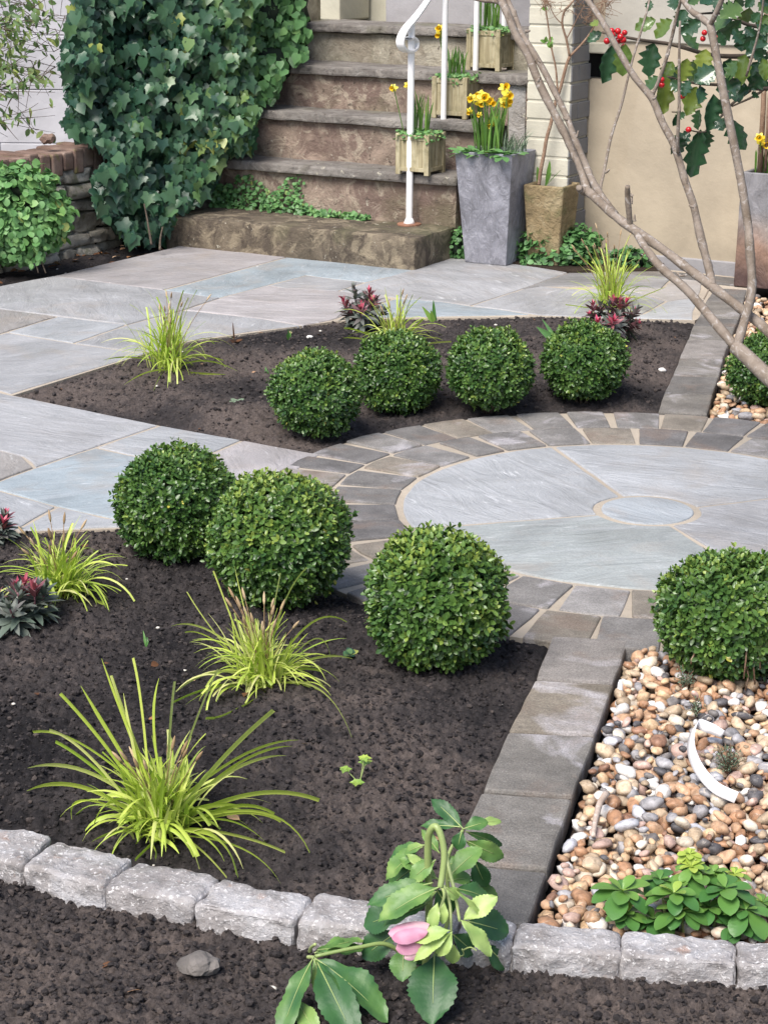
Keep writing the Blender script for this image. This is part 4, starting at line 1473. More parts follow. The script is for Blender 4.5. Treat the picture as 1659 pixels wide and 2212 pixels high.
def box_ball(px, py, wpx, hpx, zg, label, seed, nspr=1150, young=0.12, leaf=0.0165, warm=0.0):
    r = np.random.default_rng(seed)
    R = 0.14
    wpx, hpx = wpx * 0.935, hpx * 0.95
    for _ in range(4):
        c = at(px, py, zg + R * 0.92)
        dist = (c - CAM) @ FW
        R = wpx / 2 * dist / FPX
    Rz = hpx / 2 * dist / FPX * 1.02
    c[2] = max(c[2], zg + Rz * 0.90)
    t = thing('box_ball', (c[0], c[1], zg), label, 'box ball', 'clipped box balls')
    i = np.arange(nspr) + 0.5
    ph = np.arccos(1 - 2 * i / nspr)
    th = math.pi * (1 + 5 ** 0.5) * i + seed
    d = np.stack([np.cos(th) * np.sin(ph), np.sin(th) * np.sin(ph), np.cos(ph)], 1)
    d = nrm(d + r.normal(0, 0.05, d.shape))
    lump = 1 + 0.072 * fbm(d * 2.1 + seed, 2, seed) + 0.035 * vnoise(d * 6 + seed, seed)
    out = r.random(nspr) ** 0.6 * 0.14 + 0.85
    stray = r.random(nspr) < 0.05
    out = np.where(stray, out + 0.07, out)
    rad = np.array([R, R, Rz]) * 0.985
    P = c + d * rad * (lump * out)[:, None]
    keep = P[:, 2] > zg + 0.012
    d, P, stray = d[keep], P[keep], stray[keep]
    n = len(P)
    ax = nrm(d + np.array([0, 0, 0.35]) + r.normal(0, 0.33, d.shape))
    e1 = nrm(np.cross(ax, nrm(r.normal(0, 1, d.shape))))
    e2 = np.cross(ax, e1)
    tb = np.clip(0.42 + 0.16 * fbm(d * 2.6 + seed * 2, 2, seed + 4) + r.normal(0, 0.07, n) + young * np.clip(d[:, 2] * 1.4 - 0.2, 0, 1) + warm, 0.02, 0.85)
    parts = []
    L = leaf * r.uniform(0.8, 1.2, n)
    for tier, (h, op) in enumerate(((-0.9, 1.15), (-0.35, 1.0), (0.2, 0.8), (0.65, 0.5))):
        b0 = P + ax * (h * leaf)[:, None] if hasattr(h, 'shape') else P + ax * (h * leaf)
        for sgn in (1, -1):
            e = (e1 if tier % 2 == 0 else e2) * sgn
            Yd = nrm(ax * (1.35 - op) + e * op + r.normal(0, 0.18, d.shape))
            Nn = nrm(ax * op - e * (0.7 - op * 0.4) + r.normal(0, 0.2, d.shape))
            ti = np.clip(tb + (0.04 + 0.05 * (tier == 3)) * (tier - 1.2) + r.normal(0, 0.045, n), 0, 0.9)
            ye = r.random(n) < 0.0025
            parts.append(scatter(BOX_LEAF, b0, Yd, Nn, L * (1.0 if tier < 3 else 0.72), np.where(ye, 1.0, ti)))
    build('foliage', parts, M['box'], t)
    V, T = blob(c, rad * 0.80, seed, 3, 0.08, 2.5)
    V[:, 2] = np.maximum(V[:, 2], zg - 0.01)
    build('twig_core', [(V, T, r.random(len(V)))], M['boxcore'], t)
    tw = []
    for q in range(7):
        a_ = r.uniform(0, 6.28)
        b0 = np.array([c[0], c[1], zg - 0.02]) + np.array([math.cos(a_), math.sin(a_), 0]) * R * 0.12
        e_ = c + nrm(np.array([math.cos(a_), math.sin(a_), 0.1])) * rad * 0.7
        tw.append(tube(smooth_path([b0, (b0 + e_) / 2 + ZZ * 0.01, e_], 4), np.linspace(0.005, 0.002, 9), 5))
    build('stems', tw, M['darktwig'], t)
    if seed == 9:
        ex = []
        for q in range(9):
            a_ = math.radians(r.uniform(200, 330))
            e_ = c + nrm(np.array([math.cos(a_), math.sin(a_), r.uniform(-0.5, 0.4)])) * rad * 0.985
            b0 = e_ - np.array([0, 0, r.uniform(0.03, 0.08)]) + r.normal(0, 0.006, 3)
            build('bare_stem', [tube(np.array([b0, (b0 + e_) / 2 + r.normal(0, 0.003, 3), e_]), 0.0018, 5)], M['twig'], t)
    return c, R


def zpx(x, y, key):
    p = at(x, y, 0)
    return zs(p[0], p[1], key)


box_ball(682, 850, 200, 180, zpx(682, 915, 'u'), 'box ball on bare soil at the left end of the far row of four', 1, 1150, leaf=0.0160)
box_ball(858, 806, 188, 180, zpx(858, 880, 'u'), 'box ball in the far row with a half hidden sedge poking up behind it', 2, 1150, leaf=0.0160)
box_ball(1060, 796, 190, 172, zpx(1058, 870, 'u'), 'box ball in the far row standing clear, with bare soil right behind its top', 3, 1150, leaf=0.0160)
box_ball(1261, 780, 190, 166, zpx(1262, 850, 'u'), 'box ball in the far row with purple spurge growing right behind it', 4, 1150, leaf=0.0160)
box_ball(1665, 797, 192, 156, -0.02, 'box ball in the far pebbles, cut by the right border behind the bare branch', 5, 1100, leaf=0.0160)
box_ball(382, 1090, 272, 250, zpx(380, 1190, 'l'), 'dark green box ball standing against the path edge, leftmost of the near group', 6, 1500, leaf=0.0150)
box_ball(607, 1166, 318, 298, zpx(608, 1290, 'l'), 'largest box ball, light green on top, directly behind the middle sedge', 7, 1750, 0.2, leaf=0.0160, warm=0.05)
box_ball(943, 1296, 316, 304, zpx(945, 1425, 'l'), 'bright green box ball beside the paved circle at the top of the block border', 8, 1500, 0.12, leaf=0.0180, warm=0.05)
box_ball(1578, 1330, 330, 272, -0.02, 'box ball growing out of the near pebbles with brown stems showing at its side', 9, 1500, 0.14, leaf=0.0165)

# ------------------------------------------------------------------ sedges


def arch_blade(base, az, el, L, bend, w, r, n=12):
    t = np.linspace(0, 1, n)
    e = el - bend * t ** 1.25
    a_ = az + r.normal(0, 0.10) * t
    dl = L / (n - 1)
    dx = np.cumsum(np.concatenate([[0], np.cos(e[:-1]) * dl]))
    dz = np.cumsum(np.concatenate([[0], np.sin(e[:-1]) * dl]))
    P = np.stack([base[0] + dx * np.cos(a_), base[1] + dx * np.sin(a_), base[2] + dz], 1)
    P[:, 2] = np.maximum(P[:, 2], base[2] - 0.02 + 0.006 + 0.004 * r.random())
    side = np.array([-math.sin(az), math.cos(az), 0.0])
    side = side * math.cos(0.5 * r.normal()) + np.array([0, 0, 1.0]) * 0.25 * r.normal()
    return P, side


def sedge(px, py, zg, n, Lr, w, label, seed, up=0.5, explicit=(), spikes=14, tb=0.55, spread=0.02, sp_h=(0.10, 0.17)):
    r = np.random.default_rng(seed)
    b = at(px, py, zg)
    t = thing('sedge', b, label, 'ornamental grass', 'golden green sedges')
    parts, pale = [], []
    for i in range(n):
        az = r.uniform(0, 6.283)
        u_ = r.random()
        if u_ < up:
            el, bd = math.radians(r.uniform(70, 90)), r.uniform(0.2, 1.1)
            L = r.uniform(*Lr) * r.uniform(0.7, 1.0)
        else:
            el, bd = math.radians(r.uniform(38, 72)), r.uniform(1.2, 2.3)
            L = r.uniform(*Lr)
        o = r.normal(0, spread, 2)
        P, sd = arch_blade(b + np.array([o[0], o[1], 0]), az, el, L, bd, w, r)
        parts.append(ribbon(P, w * r.uniform(0.55, 1.1), sd, 0.35, float(np.clip(r.normal(tb, 0.17), 0.03, 0.94)), r.random() < 0.25))
    for (y_off, ctrl, tip, ww, ground) in explicit:
        p0 = b + np.array([r.normal(0, spread * .7), r.normal(0, spread * .5), 0])
        Y0 = b[1]
        if ground:
            pe = at(tip[0], tip[1], zg + 0.012)
        else:
            pe = atY(tip[0], tip[1], Y0 + y_off)
        pc = atY(ctrl[0], ctrl[1], (Y0 + pe[1]) / 2)
        P = bez(p0, pc, pe, 14)
        P[:, 2] = np.maximum(P[:, 2], zg + 0.004)
        dirx = nrm(np.array([pe[0] - p0[0], pe[1] - p0[1], 0.0]) + 1e-5)
        sd = np.array([-dirx[1], dirx[0], 0]) * 0.75 + nrm(np.cross(nrm(pe - p0), CAM - pe)) * 0.8
        parts.append(ribbon(P, ww * w * 1.1, sd, 0.35, float(np.clip(r.normal(tb + 0.05, 0.13), 0.03, 0.92)), r.random() < 0.45, 0.25))
    build('blades', parts, M['sedge'], t)
    sp = []
    for i in range(spikes):
        az = r.uniform(0, 6.283)
        P, sd = arch_blade(b, az, math.radians(r.uniform(66, 88)), r.uniform(*sp_h), r.uniform(0.1, 0.5), w, r, 8)
        sp.append(tube(P, np.linspace(0.0011, 0.0008, 8), 4, 0.4))
        e = P[-1]
        d = nrm(P[-1] - P[-2])
        sp.append(tube(np.array([e, e + d * 0.008, e + d * 0.018, e + d * 0.026]), [0.0012, 0.0030, 0.0026, 0.0006], 5, float(r.uniform(0.4, 0.95))))
    if spikes:
        build('flower_spikes', sp, M['straw'], t)
    sh = []
    for i in range(26):
        az = r.uniform(0, 6.283)
        o = r.normal(0, spread * 0.6, 2)
        P, sd = arch_blade(b + np.array([o[0], o[1], -0.004]), az, math.radians(r.uniform(45, 85)), r.uniform(0.018, 0.045), 0.5, w, r, 5)
        sh.append(ribbon(P, w * 0.9, sd, 0.4, float(r.random())))
    build('leaf_sheaths', sh, M['sheath'], t)
    return b


def cv(L, sx, ox, oy):
    return [(a_, (ox + sx * c_[0], oy + sx * c_[1]), (ox + sx * d_[0], oy + sx * d_[1]), w_, g_) for a_, c_, d_, w_, g_ in L]


BIG = cv([(0.05, (600, 400), (490, 120), 1.0, 0), (0.08, (700, 330), (645, 115), 1.05, 0), (0.04, (560, 560), (295, 285), 1.05, 0), (0.03, (560, 520), (390, 250), 1.1, 0), (0.02, (700, 450), (765, 215), 1.1, 0),
          (0.05, (800, 500), (835, 230), 1.1, 0), (0.06, (640, 500), (540, 200), 1.1, 0), (0.03, (650, 560), (595, 285), 1.2, 0), (0.02, (1000, 620), (1310, 365), 1.25, 0), (0.04, (1130, 500), (1435, 510), 0.8, 0),
          (0.02, (1150, 525), (1405, 540), 0.8, 0), (0.0, (1120, 565), (1375, 585), 0.9, 0), (-0.01, (1210, 670), (1535, 795), 1.3, 0), (-0.06, (1340, 700), (1490, 1050), 0.8, 1), (-0.03, (1000, 780), (1155, 825), 1.2, 0),
          (0.01, (420, 550), (135, 645), 1.15, 0), (0.0, (390, 620), (130, 755), 1.25, 0), (0.02, (420, 500), (240, 460), 0.9, 0), (0.05, (400, 420), (160, 470), 0.7, 0), (0.03, (430, 590), (270, 515), 1.0, 0),
          (-0.04, (520, 680), (450, 920), 0.5, 1), (-0.03, (600, 690), (480, 850), 0.9, 0), (-0.06, (560, 910), (440, 1000), 0.9, 1), (-0.06, (640, 850), (545, 1030), 0.9, 1), (-0.07, (720, 1010), (650, 1080), 1.0, 1),
          (-0.07, (775, 1020), (750, 1085), 0.9, 1), (-0.07, (915, 950), (960, 1125), 0.8, 1), (-0.08, (1090, 880), (1145, 1165), 1.25, 1), (-0.07, (960, 1000), (1090, 1165), 0.8, 1), (-0.07, (1230, 960), (1350, 1205), 0.6, 1),
          (-0.05, (1100, 920), (1370, 1045), 0.9, 1), (-0.05, (1100, 810), (1275, 1000), 0.6, 1), (0.07, (920, 420), (1045, 170), 0.7, 0), (-0.02, (880, 890), (950, 905), 1.3, 1), (-0.03, (1180, 790), (1350, 900), 0.8, 0),
          (-0.02, (1130, 750), (1320, 860), 1.1, 0), (-0.03, (300, 680), (345, 890), 0.6, 1)], 0.45, 0, 1368.6)
MIDS = cv([(0.03, (1020, 560), (925, 310), 0.8, 0), (0.05, (1060, 500), (1015, 290), 0.7, 0), (0.05, (920, 590), (810, 400), 0.6, 0), (0.04, (1190, 420), (1325, 295), 0.7, 0), (0.02, (900, 480), (740, 550), 0.9, 0),
           (0.02, (1340, 420), (1500, 530), 0.9, 0), (0.02, (1400, 460), (1430, 690), 0.6, 0), (0.01, (1310, 560), (1310, 670), 0.5, 0), (0.0, (1350, 630), (1525, 690), 1.1, 0), (0.0, (1250, 700), (1390, 740), 1.2, 0),
           (-0.05, (1420, 740), (1520, 1025), 0.9, 1), (-0.06, (1110, 950), (890, 945), 0.9, 1), (-0.03, (950, 770), (740, 880), 1.1, 1), (-0.02, (950, 670), (760, 830), 0.9, 1), (-0.02, (960, 760), (800, 890), 0.9, 1),
           (0.02, (900, 540), (800, 575), 0.6, 0), (0.03, (1180, 500), (1210, 320), 0.6, 0), (-0.03, (1250, 760), (1400, 835), 0.8, 1)], 0.5, 0, 1078)
sedge(352, 1792, zpx(352, 1795, 'l'), 215, (0.08, 0.18), 0.0082, 'large bright sedge with broad cut blades behind the front edging stones', 31, 0.62, BIG, 11, 0.68, 0.022, (0.11, 0.16))
sedge(570, 1480, zpx(570, 1482, 'l'), 210, (0.085, 0.18), 0.0060, 'middle sedge with pinkish straw flower spikes below the largest box ball', 32, 0.55, MIDS, 15, 0.74, 0.018, (0.12, 0.18))
sedge(130, 1288, zpx(135, 1290, 'l'), 170, (0.09, 0.20), 0.0060, 'sedge beside the path edge with a red leaved spurge in front of it', 33, 0.55, cv([(-0.05, (1000, 960), (1130, 1400), 1.6, 0), (-0.05, (820, 1000), (860, 1330), 1.4, 0)], 0.2, 0, 1050), 12, 0.66, 0.02)
sedge(365, 800, zpx(365, 805, 'u'), 130, (0.15, 0.29), 0.0062, 'sedge standing alone at the pointed end of the far bed', 34, 0.62,
      cv([(-0.1, (920, 830), (765, 955), 1.1, 1), (0.0, (850, 740), (640, 800), 1.0, 1), (-0.03, (1200, 880), (1395, 888), 1.3, 1), (0.0, (1250, 740), (1470, 870), 1.0, 1), (0, (1150, 720), (1380, 800), 0.8, 0), (-0.1, (980, 900), (950, 985), 0.9, 1), (0, (1120, 780), (1200, 830), .8, 0)], 0.35, 0, 497.7), 10, 0.62, 0.022, (0.18, 0.26))
sedge(850, 748, zpx(850, 750, 'u'), 60, (0.14, 0.26), 0.0060, 'sedge mostly hidden behind the second far box ball with a few long blades out', 35, 0.45,
      cv([(0, (100, 590), (-10, 590), 1.3, 0), (0, (90, 640), (-20, 665), 1.1, 0), (0, (640, 690), (760, 688), 1.2, 0), (0, (480, 600), (555, 525), 1.5, 0), (0, (620, 620), (700, 680), 0.9, 0), (0, (330, 560), (325, 480), 1.0, 0)], 0.3, 746.5, 530.9), 6, 0.70, 0.02, (0.12, 0.18))
sedge(1318, 672, zpx(1318, 688, 'u'), 150, (0.15, 0.30), 0.0056, 'tall straw tipped sedge at the far edge of the bed above the purple spurge', 36, 0.66,
      cv([(0, (780, 320), (930, 265), 1.0, 0), (0, (640, 400), (780, 440), 1.0, 0), (0, (330, 410), (200, 395), 0.9, 0), (-0.1, (250, 460), (60, 580), 1.3, 0), (0, (650, 350), (700, 330), 0.8, 0)], 0.3, 1161.2, 539.2), 16, 0.66, 0.02, (0.22, 0.31))

# ------------------------------------------------------------------ purple spurges


def spurge(px, py, zg, nst, hr, spreadr, label, seed, leaf=0.035, red=0.5, pts=None):
    r = np.random.default_rng(seed)
    b = at(px, py, zg)
    t = thing('purple_spurge', b, label, 'spurge', 'purple leaved spurges')
    st_, lv, tips = [], [], []
    for i in range(nst):
        az = r.uniform(0, 6.28)
        h = r.uniform(*hr)
        rad = spreadr * math.sqrt(r.random())
        e = b + np.array([math.cos(az) * rad, math.sin(az) * rad * 0.8, h * (1 - 0.45 * (rad / spreadr) ** 2)])
        P = smooth_path([b + np.array([math.cos(az), math.sin(az), 0]) * 0.008, b * 0.5 + e * 0.5 + np.array([math.cos(az), math.sin(az), 0]) * 0.012, e], 5)
        st_.append(tube(P, np.linspace(0.0028, 0.0018, len(P)), 5, 0.6))
        d = nrm(P[-1] - P[-3])
        whorls = 4
        for k in range(whorls):
            q = P[-1] - d * (0.011 * (whorls - 1 - k)) * leaf / 0.035
            nl = 7
            e1 = nrm(np.cross(d, [0.3, 0.5, 0.1]))
            e2 = np.cross(d, e1)
            a_ = np.arange(nl) / nl * 6.283 + r.uniform(0, 6.28)
            op = 1.0 - 0.26 * k
            out = np.cos(a_)[:, None] * e1 + np.sin(a_)[:, None] * e2
            Yd = nrm(out * op + d * (1.15 - op) + r.normal(0, 0.12, out.shape) - ZZ * 0.12 * op)
            Nn = nrm(d * op - out * (1 - op) + r.normal(0, 0.15, out.shape))
            redtip = k >= whorls - 2 and (i % 3 != 2 if red > 0.4 else i % 3 == 0)
            ti = np.clip((0.92 if redtip and k == whorls - 1 else 0.66 if redtip else 0.10 + 0.45 * red * r.random()) + r.normal(0, 0.09, nl), 0, 1)
            lv.append(scatter(LANCE_LEAF if leaf > 0.02 else OVAL_LEAF, np.repeat(q[None], nl, 0), Yd, Nn, leaf * (1.0 if k < 2 else 0.75 if k == 2 else 0.5) * r.uniform(0.8, 1.15, nl), ti))
    build('leaves', lv, M['purple'], t)
    build('stems', st_, M['purple'], t)


spurge(52, 1345, zpx(62, 1350, 'l'), 12, (0.045, 0.085), 0.075, 'spurge with grey green leaves and crimson tips in front of the path sedge', 41, 0.052, 0.30)
spurge(-22, 1175, zpx(-20, 1180, 'l'), 7, (0.06, 0.10), 0.05, 'red tipped spurge poking in from the left border above the other one', 42, 0.045, 0.5)
spurge(785, 712, zpx(785, 715, 'u'), 12, (0.08, 0.155), 0.095, 'small dark purple spurge at the far edge of the bed near the second ball', 43, 0.058, 0.6)
spurge(1302, 742, zpx(1302, 745, 'u'), 16, (0.09, 0.19), 0.13, 'reddish purple spurge between the straw tipped sedge and the far box ball', 44, 0.055, 0.9)

# ------------------------------------------------------------------ seedlings and small finds on the soil


def sprout(name, px, py, zg, label, cat, pieces, mat, seed):
    """pieces: (dx, dy, len, width) blades as pixel offsets of the tip."""
    r = np.random.default_rng(seed)
    b = at(px, py, zg)
    parts = []
    for dx, dy, wpx in pieces:
        e = atY(px + dx, py + dy, b[1] + r.uniform(-0.015, 0.015))
        s = (b @ np.array([0, 1, 0])) / FPX * 1.05
        P = bez(b, b * 0.5 + e * 0.5 + ZZ * 0.004, e, 7)
        parts.append(ribbon(P, wpx * s, [1, 0.1, 0.1], 0.35, float(r.uniform(0.3, 0.9)), False, 0.6))
    tag(build(name, parts, mat), label, cat)


sprout('lily_shoot', 938, 700, -0.005, 'young lily shoot with two pointed leaves by the far bed edge', 'seedling', [(-26, -38, 11), (-8, -30, 10), (-2, -52, 9), (3, -20, 9)], M['pachy'], 1)
sprout('tulip_leaf', 1205, 742, 0.0, 'yellow green tulip leaf sticking out left of the far spurge ball', 'seedling', [(-46, -36, 17), (-34, -52, 9), (-20, -30, 12)], M['creeper'], 2)
sprout('bulb_shoot', 625, 738, -0.005, 'short green bulb shoot in bare soil below the far patio edge', 'seedling', [(-2, -28, 6), (4, -24, 5), (-6, -16, 5)], M['pachy'], 3)
sprout('bulb_shoot', 316, 1398, zpx(316, 1400, 'l'), 'tiny green shoot on the bare soil between the spurge and the middle sedge', 'seedling', [(-6, -36, 6), (3, -22, 8), (6, -14, 5)], M['pachy'], 4)
sprout('bulb_shoot', 577, 818, -0.005, 'pale bud just left of the leftmost far box ball', 'seedling', [(-3, -26, 8), (3, -18, 5)], M['creeper'], 6)
sprout('pruned_stump', 507, 742, -0.005, 'thin pruned stick with withered leaves at the far patio edge', 'stem', [(-4, -46, 3.5), (-3, -44, 3)], M['sheath'], 5)
for (lx, ly, zk, lab, sd, ml) in ((512, 744, 'u', 'withered brown leaves round the pruned stick', 3, 'sheath'), (513, 872, 'u', 'tiny leafy seedling alone in the middle of the far bed', 5, 'lav'), (760, 1421, 'l', 'tiny dark seedling to the left of the bright box ball', 6, 'ivy')):
    r = np.random.default_rng(sd)
    b = at(lx, ly, zpx(lx, ly, zk))
    n = 12
    a_ = r.uniform(0, 6.28, n)
    Yd = np.stack([np.cos(a_), np.sin(a_), r.uniform(0.2, 1, n)], 1)
    tag(build('seedling', [scatter(OVAL_LEAF, np.repeat(b[None], n, 0) + r.normal(0, 0.004, (n, 3)), Yd, np.repeat([[0, -0.3, 1.0]], n, 0), r.uniform(0.012, 0.028, n), r.random(n))], M[ml]), lab, 'seedling')
# three-leaved yellow seedling
r = np.random.default_rng(8)
b = at(777, 1695, zpx(777, 1695, 'l'))
yt = thing('seedling', b, 'yellow green lobed seedling on the dark soil right of the big sedge', 'seedling')
stt, lvv = [], []
for (x, y, dep) in ((787, 1638, 0.0), (745, 1662, 0.0), (772, 1690, -0.01), (790, 1646, 0.01)):
    e = atY(x, y, b[1] + dep)
    stt.append(tube(bez(b, (b + e) / 2 + ZZ * 0.004, e, 6), 0.0009, 5, 0.8))
    for k in range(3):
        a_ = 2.09 * k + r.uniform(0, 1)
        lvv.append(scatter(IVY_LEAF, [e], [[math.cos(a_), math.sin(a_) - 0.2, 0.15]], [[0, -0.5, 1]], [0.013], [r.uniform(0.85, 1.0)]))
build('leaves', lvv, M['pachy'], yt)
build('stems', stt, M['hstem'], yt)

# flat grey stone and litter
V, T = blob(at(432, 2083, FRONTZ + 0.022), (0.028, 0.022, 0.013), 3, 3, 0.3, 1.3)
tag(build('flat_stone', [(V, T, 0.5)], M['greystone'], smooth=False), 'flat grey stone lying on the soil in front of the edging', 'stone')
tag(build('broken_twig', [tube(smooth_path([at(242, 1945, -0.012), at(262, 1935, -0.002), at(288, 1916, 0.012)], 5), np.linspace(0.002, 0.0012, 11), 6), tube(np.array([at(252, 1940, -0.008), at(258, 1953, -0.01)]), 0.0012, 5)], M['sheath']), 'short brown twig leaning on the stained edging stone', 'twig')
lit, wh = [], []
r = np.random.default_rng(77)
for key, n, bb in (('l', 26, (-0.9, 2.6, 0.5, 4.2)), ('u', 26, (-1.2, 5.2, 1.1, 6.9)), ('f', 12, (-0.6, 2.1, 0.6, 2.6)), ('s', 60, (-1.6, 7.5, -0.7, 8.6))):
    P2 = np.array([p[:2] for p in BEDS[key][0]])
    x, y = r.uniform(bb[0], bb[2], n * 3), r.uniform(bb[1], bb[3], n * 3)
    ok = inpoly(x, y, P2)
    for xx, yy in list(zip(x[ok], y[ok]))[:n]:
        z = zs(xx, yy, key) + 0.006
        if r.random() < (0.9 if key == 's' else 0.62):
            a_ = r.uniform(0, 6.28)
            lit.append(scatter(OVAL_LEAF, [[xx, yy, z]], [[math.cos(a_), math.sin(a_), r.uniform(0, 0.5)]], [[r.normal(0, 0.4), r.normal(0, 0.4), 1]], [r.uniform(0.012, 0.026) * (1.9 if key == 's' else 1)], [r.random()]))
        else:
            V, T = blob((xx, yy, z), np.array([1, 0.8, 0.6]) * r.uniform(0.0018, 0.005 if key == 'l' else 0.007), int(r.integers(99)), 1, 0.3)
            wh.append((V, T, 0.5))
for x, y, s in ((1308, 772, 0.010), (1327, 798, 0.010), (1372, 906, 0.012), (1485, 799, 0.011), (1448, 878, 0.005), (731, 866, 0.009), (669, 727, 0.009)):
    pass
tag(build('leaf_litter', lit, M['dead']), kind='stuff')
tag(build('pale_soil_specks', wh, M['perlite']), kind='stuff')
for x, y, s, lab in ((1362, 771, 0.016, 'small tan stone on the soil just right of the purple spurge'), (1430, 799, 0.013, 'small white stone on bare soil left of the far block border'), (1373, 847, 0.015, 'small yellowish stone on the soil in front of the spurge ball'),
                     (669, 728, 0.012, 'white flake on the soil below the far patio edge')):
    V, T = blob(at(x, y, -0.002), (s, s * 0.7, s * 0.55), int(x), 2, 0.2)
    tag(build('loose_stone', [(V, T, 0.5, np.repeat([[0.55, 0.42, 0.28] if 'white' not in lab else [0.75, 0.73, 0.7]], len(V), 0))], M['pebble']), lab, 'stone')

# ------------------------------------------------------------------ things on the gravel
Pl = smooth_path([at(1561, 1586, 0.026), at(1530, 1572, 0.037), at(1503, 1566, 0.041), at(1492, 1600, 0.037), at(1496, 1632, 0.033), at(1514, 1668, 0.028), at(1546, 1702, 0.022), at(1590, 1723, 0.017)], 7)
V, T, t_ = ribbon(Pl, 0.0155, [0.55, 0.1, 0.75], 0.0, 0.5, True)
k = len(Pl)
V = V.reshape(k, 3, 3)
w_ = np.clip(np.linspace(0, 1, k) * 6 + 0.3, 0, 1)[:, None]
V[:, 0] = V[:, 1] + (V[:, 0] - V[:, 1]) / np.maximum(np.linalg.norm(V[:, 0] - V[:, 1], axis=1, keepdims=True), 1e-6) * 0.0098 * (0.6 + 0.4 * w_)
V[:, 2] = V[:, 1] + (V[:, 2] - V[:, 1]) / np.maximum(np.linalg.norm(V[:, 2] - V[:, 1], axis=1, keepdims=True), 1e-6) * 0.0098 * (0.6 + 0.4 * w_)
V = V.reshape(-1, 3)
lo = tag(build('plant_label', [(V, T, 0.5)], M['plastic']), 'curled white plastic plant label lying on the pebbles', 'plant label')
sm = lo.modifiers.new('thick', 'SOLIDIFY')
sm.thickness = 0.0008
tag(build('driftwood_stick', [tube(smooth_path([at(1309, 1714, 0.018), at(1296, 1733, 0.016), at(1289, 1757, 0.013), at(1284, 1780, 0.010), at(1281, 1806, 0.006)], 4), np.linspace(0.0062, 0.0036, 17), 8)], M['drift']),
    'pale smooth driftwood stick lying on the pebbles beside the block border', 'stick')
V, T = blob(at(1339, 1488, 0.004), (0.006, 0.008, 0.022), 9, 2, 0.3)
tag(build('white_shard', [(V, T, 0.5)], M['plastic']), 'small white shard standing between the pebbles and the block border', 'shard')


def wisp(px, py, zg, h, n, label, seed, mat='lav'):
    r = np.random.default_rng(seed)
    b = at(px, py, zg)
    t = thing('thyme_sprig', b, label, 'herb')
    lv, stx = [], []
    for i in range(n):
        az, rr = r.uniform(0, 6.28), h * 0.55 * r.random()
        e = b + np.array([math.cos(az) * rr, math.sin(az) * rr, h * r.uniform(0.3, 1)])
        P = bez(b, (b + e) / 2 + ZZ * h * 0.15, e, 7)
        stx.append(tube(P, 0.0006, 4, 0.5))
        k = 14
        tt = r.uniform(0.2, 1, k)
        q = P[(tt * 6).astype(int)] + r.normal(0, 0.0015, (k, 3))
        lv.append(scatter(OVAL_LEAF, q, r.normal(0, 1, (k, 3)) + [0, 0, 0.5], r.normal(0, 1, (k, 3)), r.uniform(0.003, 0.006, k), r.random(k)))
    build('leaves', lv, M[mat], t)
    build('stems', stx, M['twig'], t)


wisp(1570, 1672, -0.005, 0.062, 34, 'wispy grey green thyme sprig inside the curl of the white label', 61)
wisp(1500, 1548, -0.005, 0.042, 16, 'small dry thyme tuft on the pebbles below the brown stemmed ball', 62)
wisp(1478, 1484, -0.005, 0.042, 14, 'dry twiggy bit at the foot of the ball in the near pebbles', 63)

# bright evergreen ground cover in the gravel
r = np.random.default_rng(71)
b0 = at(1455, 1990, -0.01)
pt = thing('evergreen_plant', b0, 'low glossy evergreen with rosettes of bright leaves in the pebbles', 'plant')
lv, stx = [], []
for (x, y, h, s, tb) in ((1344, 1925, 0.050, 1.25, 0.5), (1455, 1930, 0.060, 1.15, 0.55), (1500, 1890, 0.062, 1.15, 0.5), (1565, 1920, 0.055, 1.15, 0.4), (1470, 1968, 0.035, 1.1, 0.45), (1350, 1975, 0.022, 0.95, 0.5), (1610, 1965, 0.035, 1.1, 0.35),
                         (1489, 1845, 0.088, 0.55, 0.93), (1492, 1872, 0.078, 0.7, 0.8), (1540, 1885, 0.06, 0.9, 0.5), (1585, 1888, 0.052, 0.7, 0.75), (1530, 1960, 0.03, 1.1, 0.35), (1410, 1985, 0.015, 0.95, 0.4), (1590, 2000, 0.012, 1.0, 0.25), (1645, 1950, 0.025, 0.8, 0.5), (1425, 1900, 0.05, 0.9, 0.4)):
    c = at(x, y, h)
    bb = np.array([c[0] * 0.8 + b0[0] * 0.2 + r.normal(0, 0.006), c[1] * 0.75 + b0[1] * 0.25, -0.02])
    stx.append(tube(bez(bb, (bb + c) / 2 + ZZ * 0.008, c, 6), np.linspace(0.0026, 0.0018, 6), 5, 0.7))
    for ring, (nl, el, sc) in enumerate(((6, -0.12, 1.0), (5, 0.35, 0.8), (3, 1.1, 0.5))):
        a_ = np.arange(nl) / nl * 6.283 + r.uniform(0, 6.28) + r.normal(0, 0.15, nl)
        out = np.stack([np.cos(a_), np.sin(a_), np.zeros(nl)], 1)
        Yd = out + ZZ * el + r.normal(0, 0.1, out.shape)
        Nn = ZZ * 1.0 - out * el * 0.8 + r.normal(0, 0.12, out.shape)
        tpl = leaf_tpl(0.62, ((0.08, 0.16), (0.2, 0.34), (0.35, 0.66), (0.5, 0.9), (0.64, 1.0), (0.78, 0.93), (0.88, 0.72), (0.95, 0.45)), 0.25, -0.3)
        lv.append(scatter(tpl, np.repeat(c[None], nl, 0), Yd, Nn, 0.038 * s * sc * r.uniform(0.8, 1.2, nl), np.clip(tb + 0.10 + 0.14 * ring + r.normal(0, 0.10, nl), 0, 1)))
build('leaves', lv, M['pachy'], pt)
build('stems', stx, M['hstem'], pt)

# ------------------------------------------------------------------ hellebore in front
hb0 = at(925, 2118, FRONTZ)
HY = hb0[1]
hel = thing('hellebore', hb0, 'nodding hellebore with a pink flower and toothed green leaves in the front bed', 'hellebore')


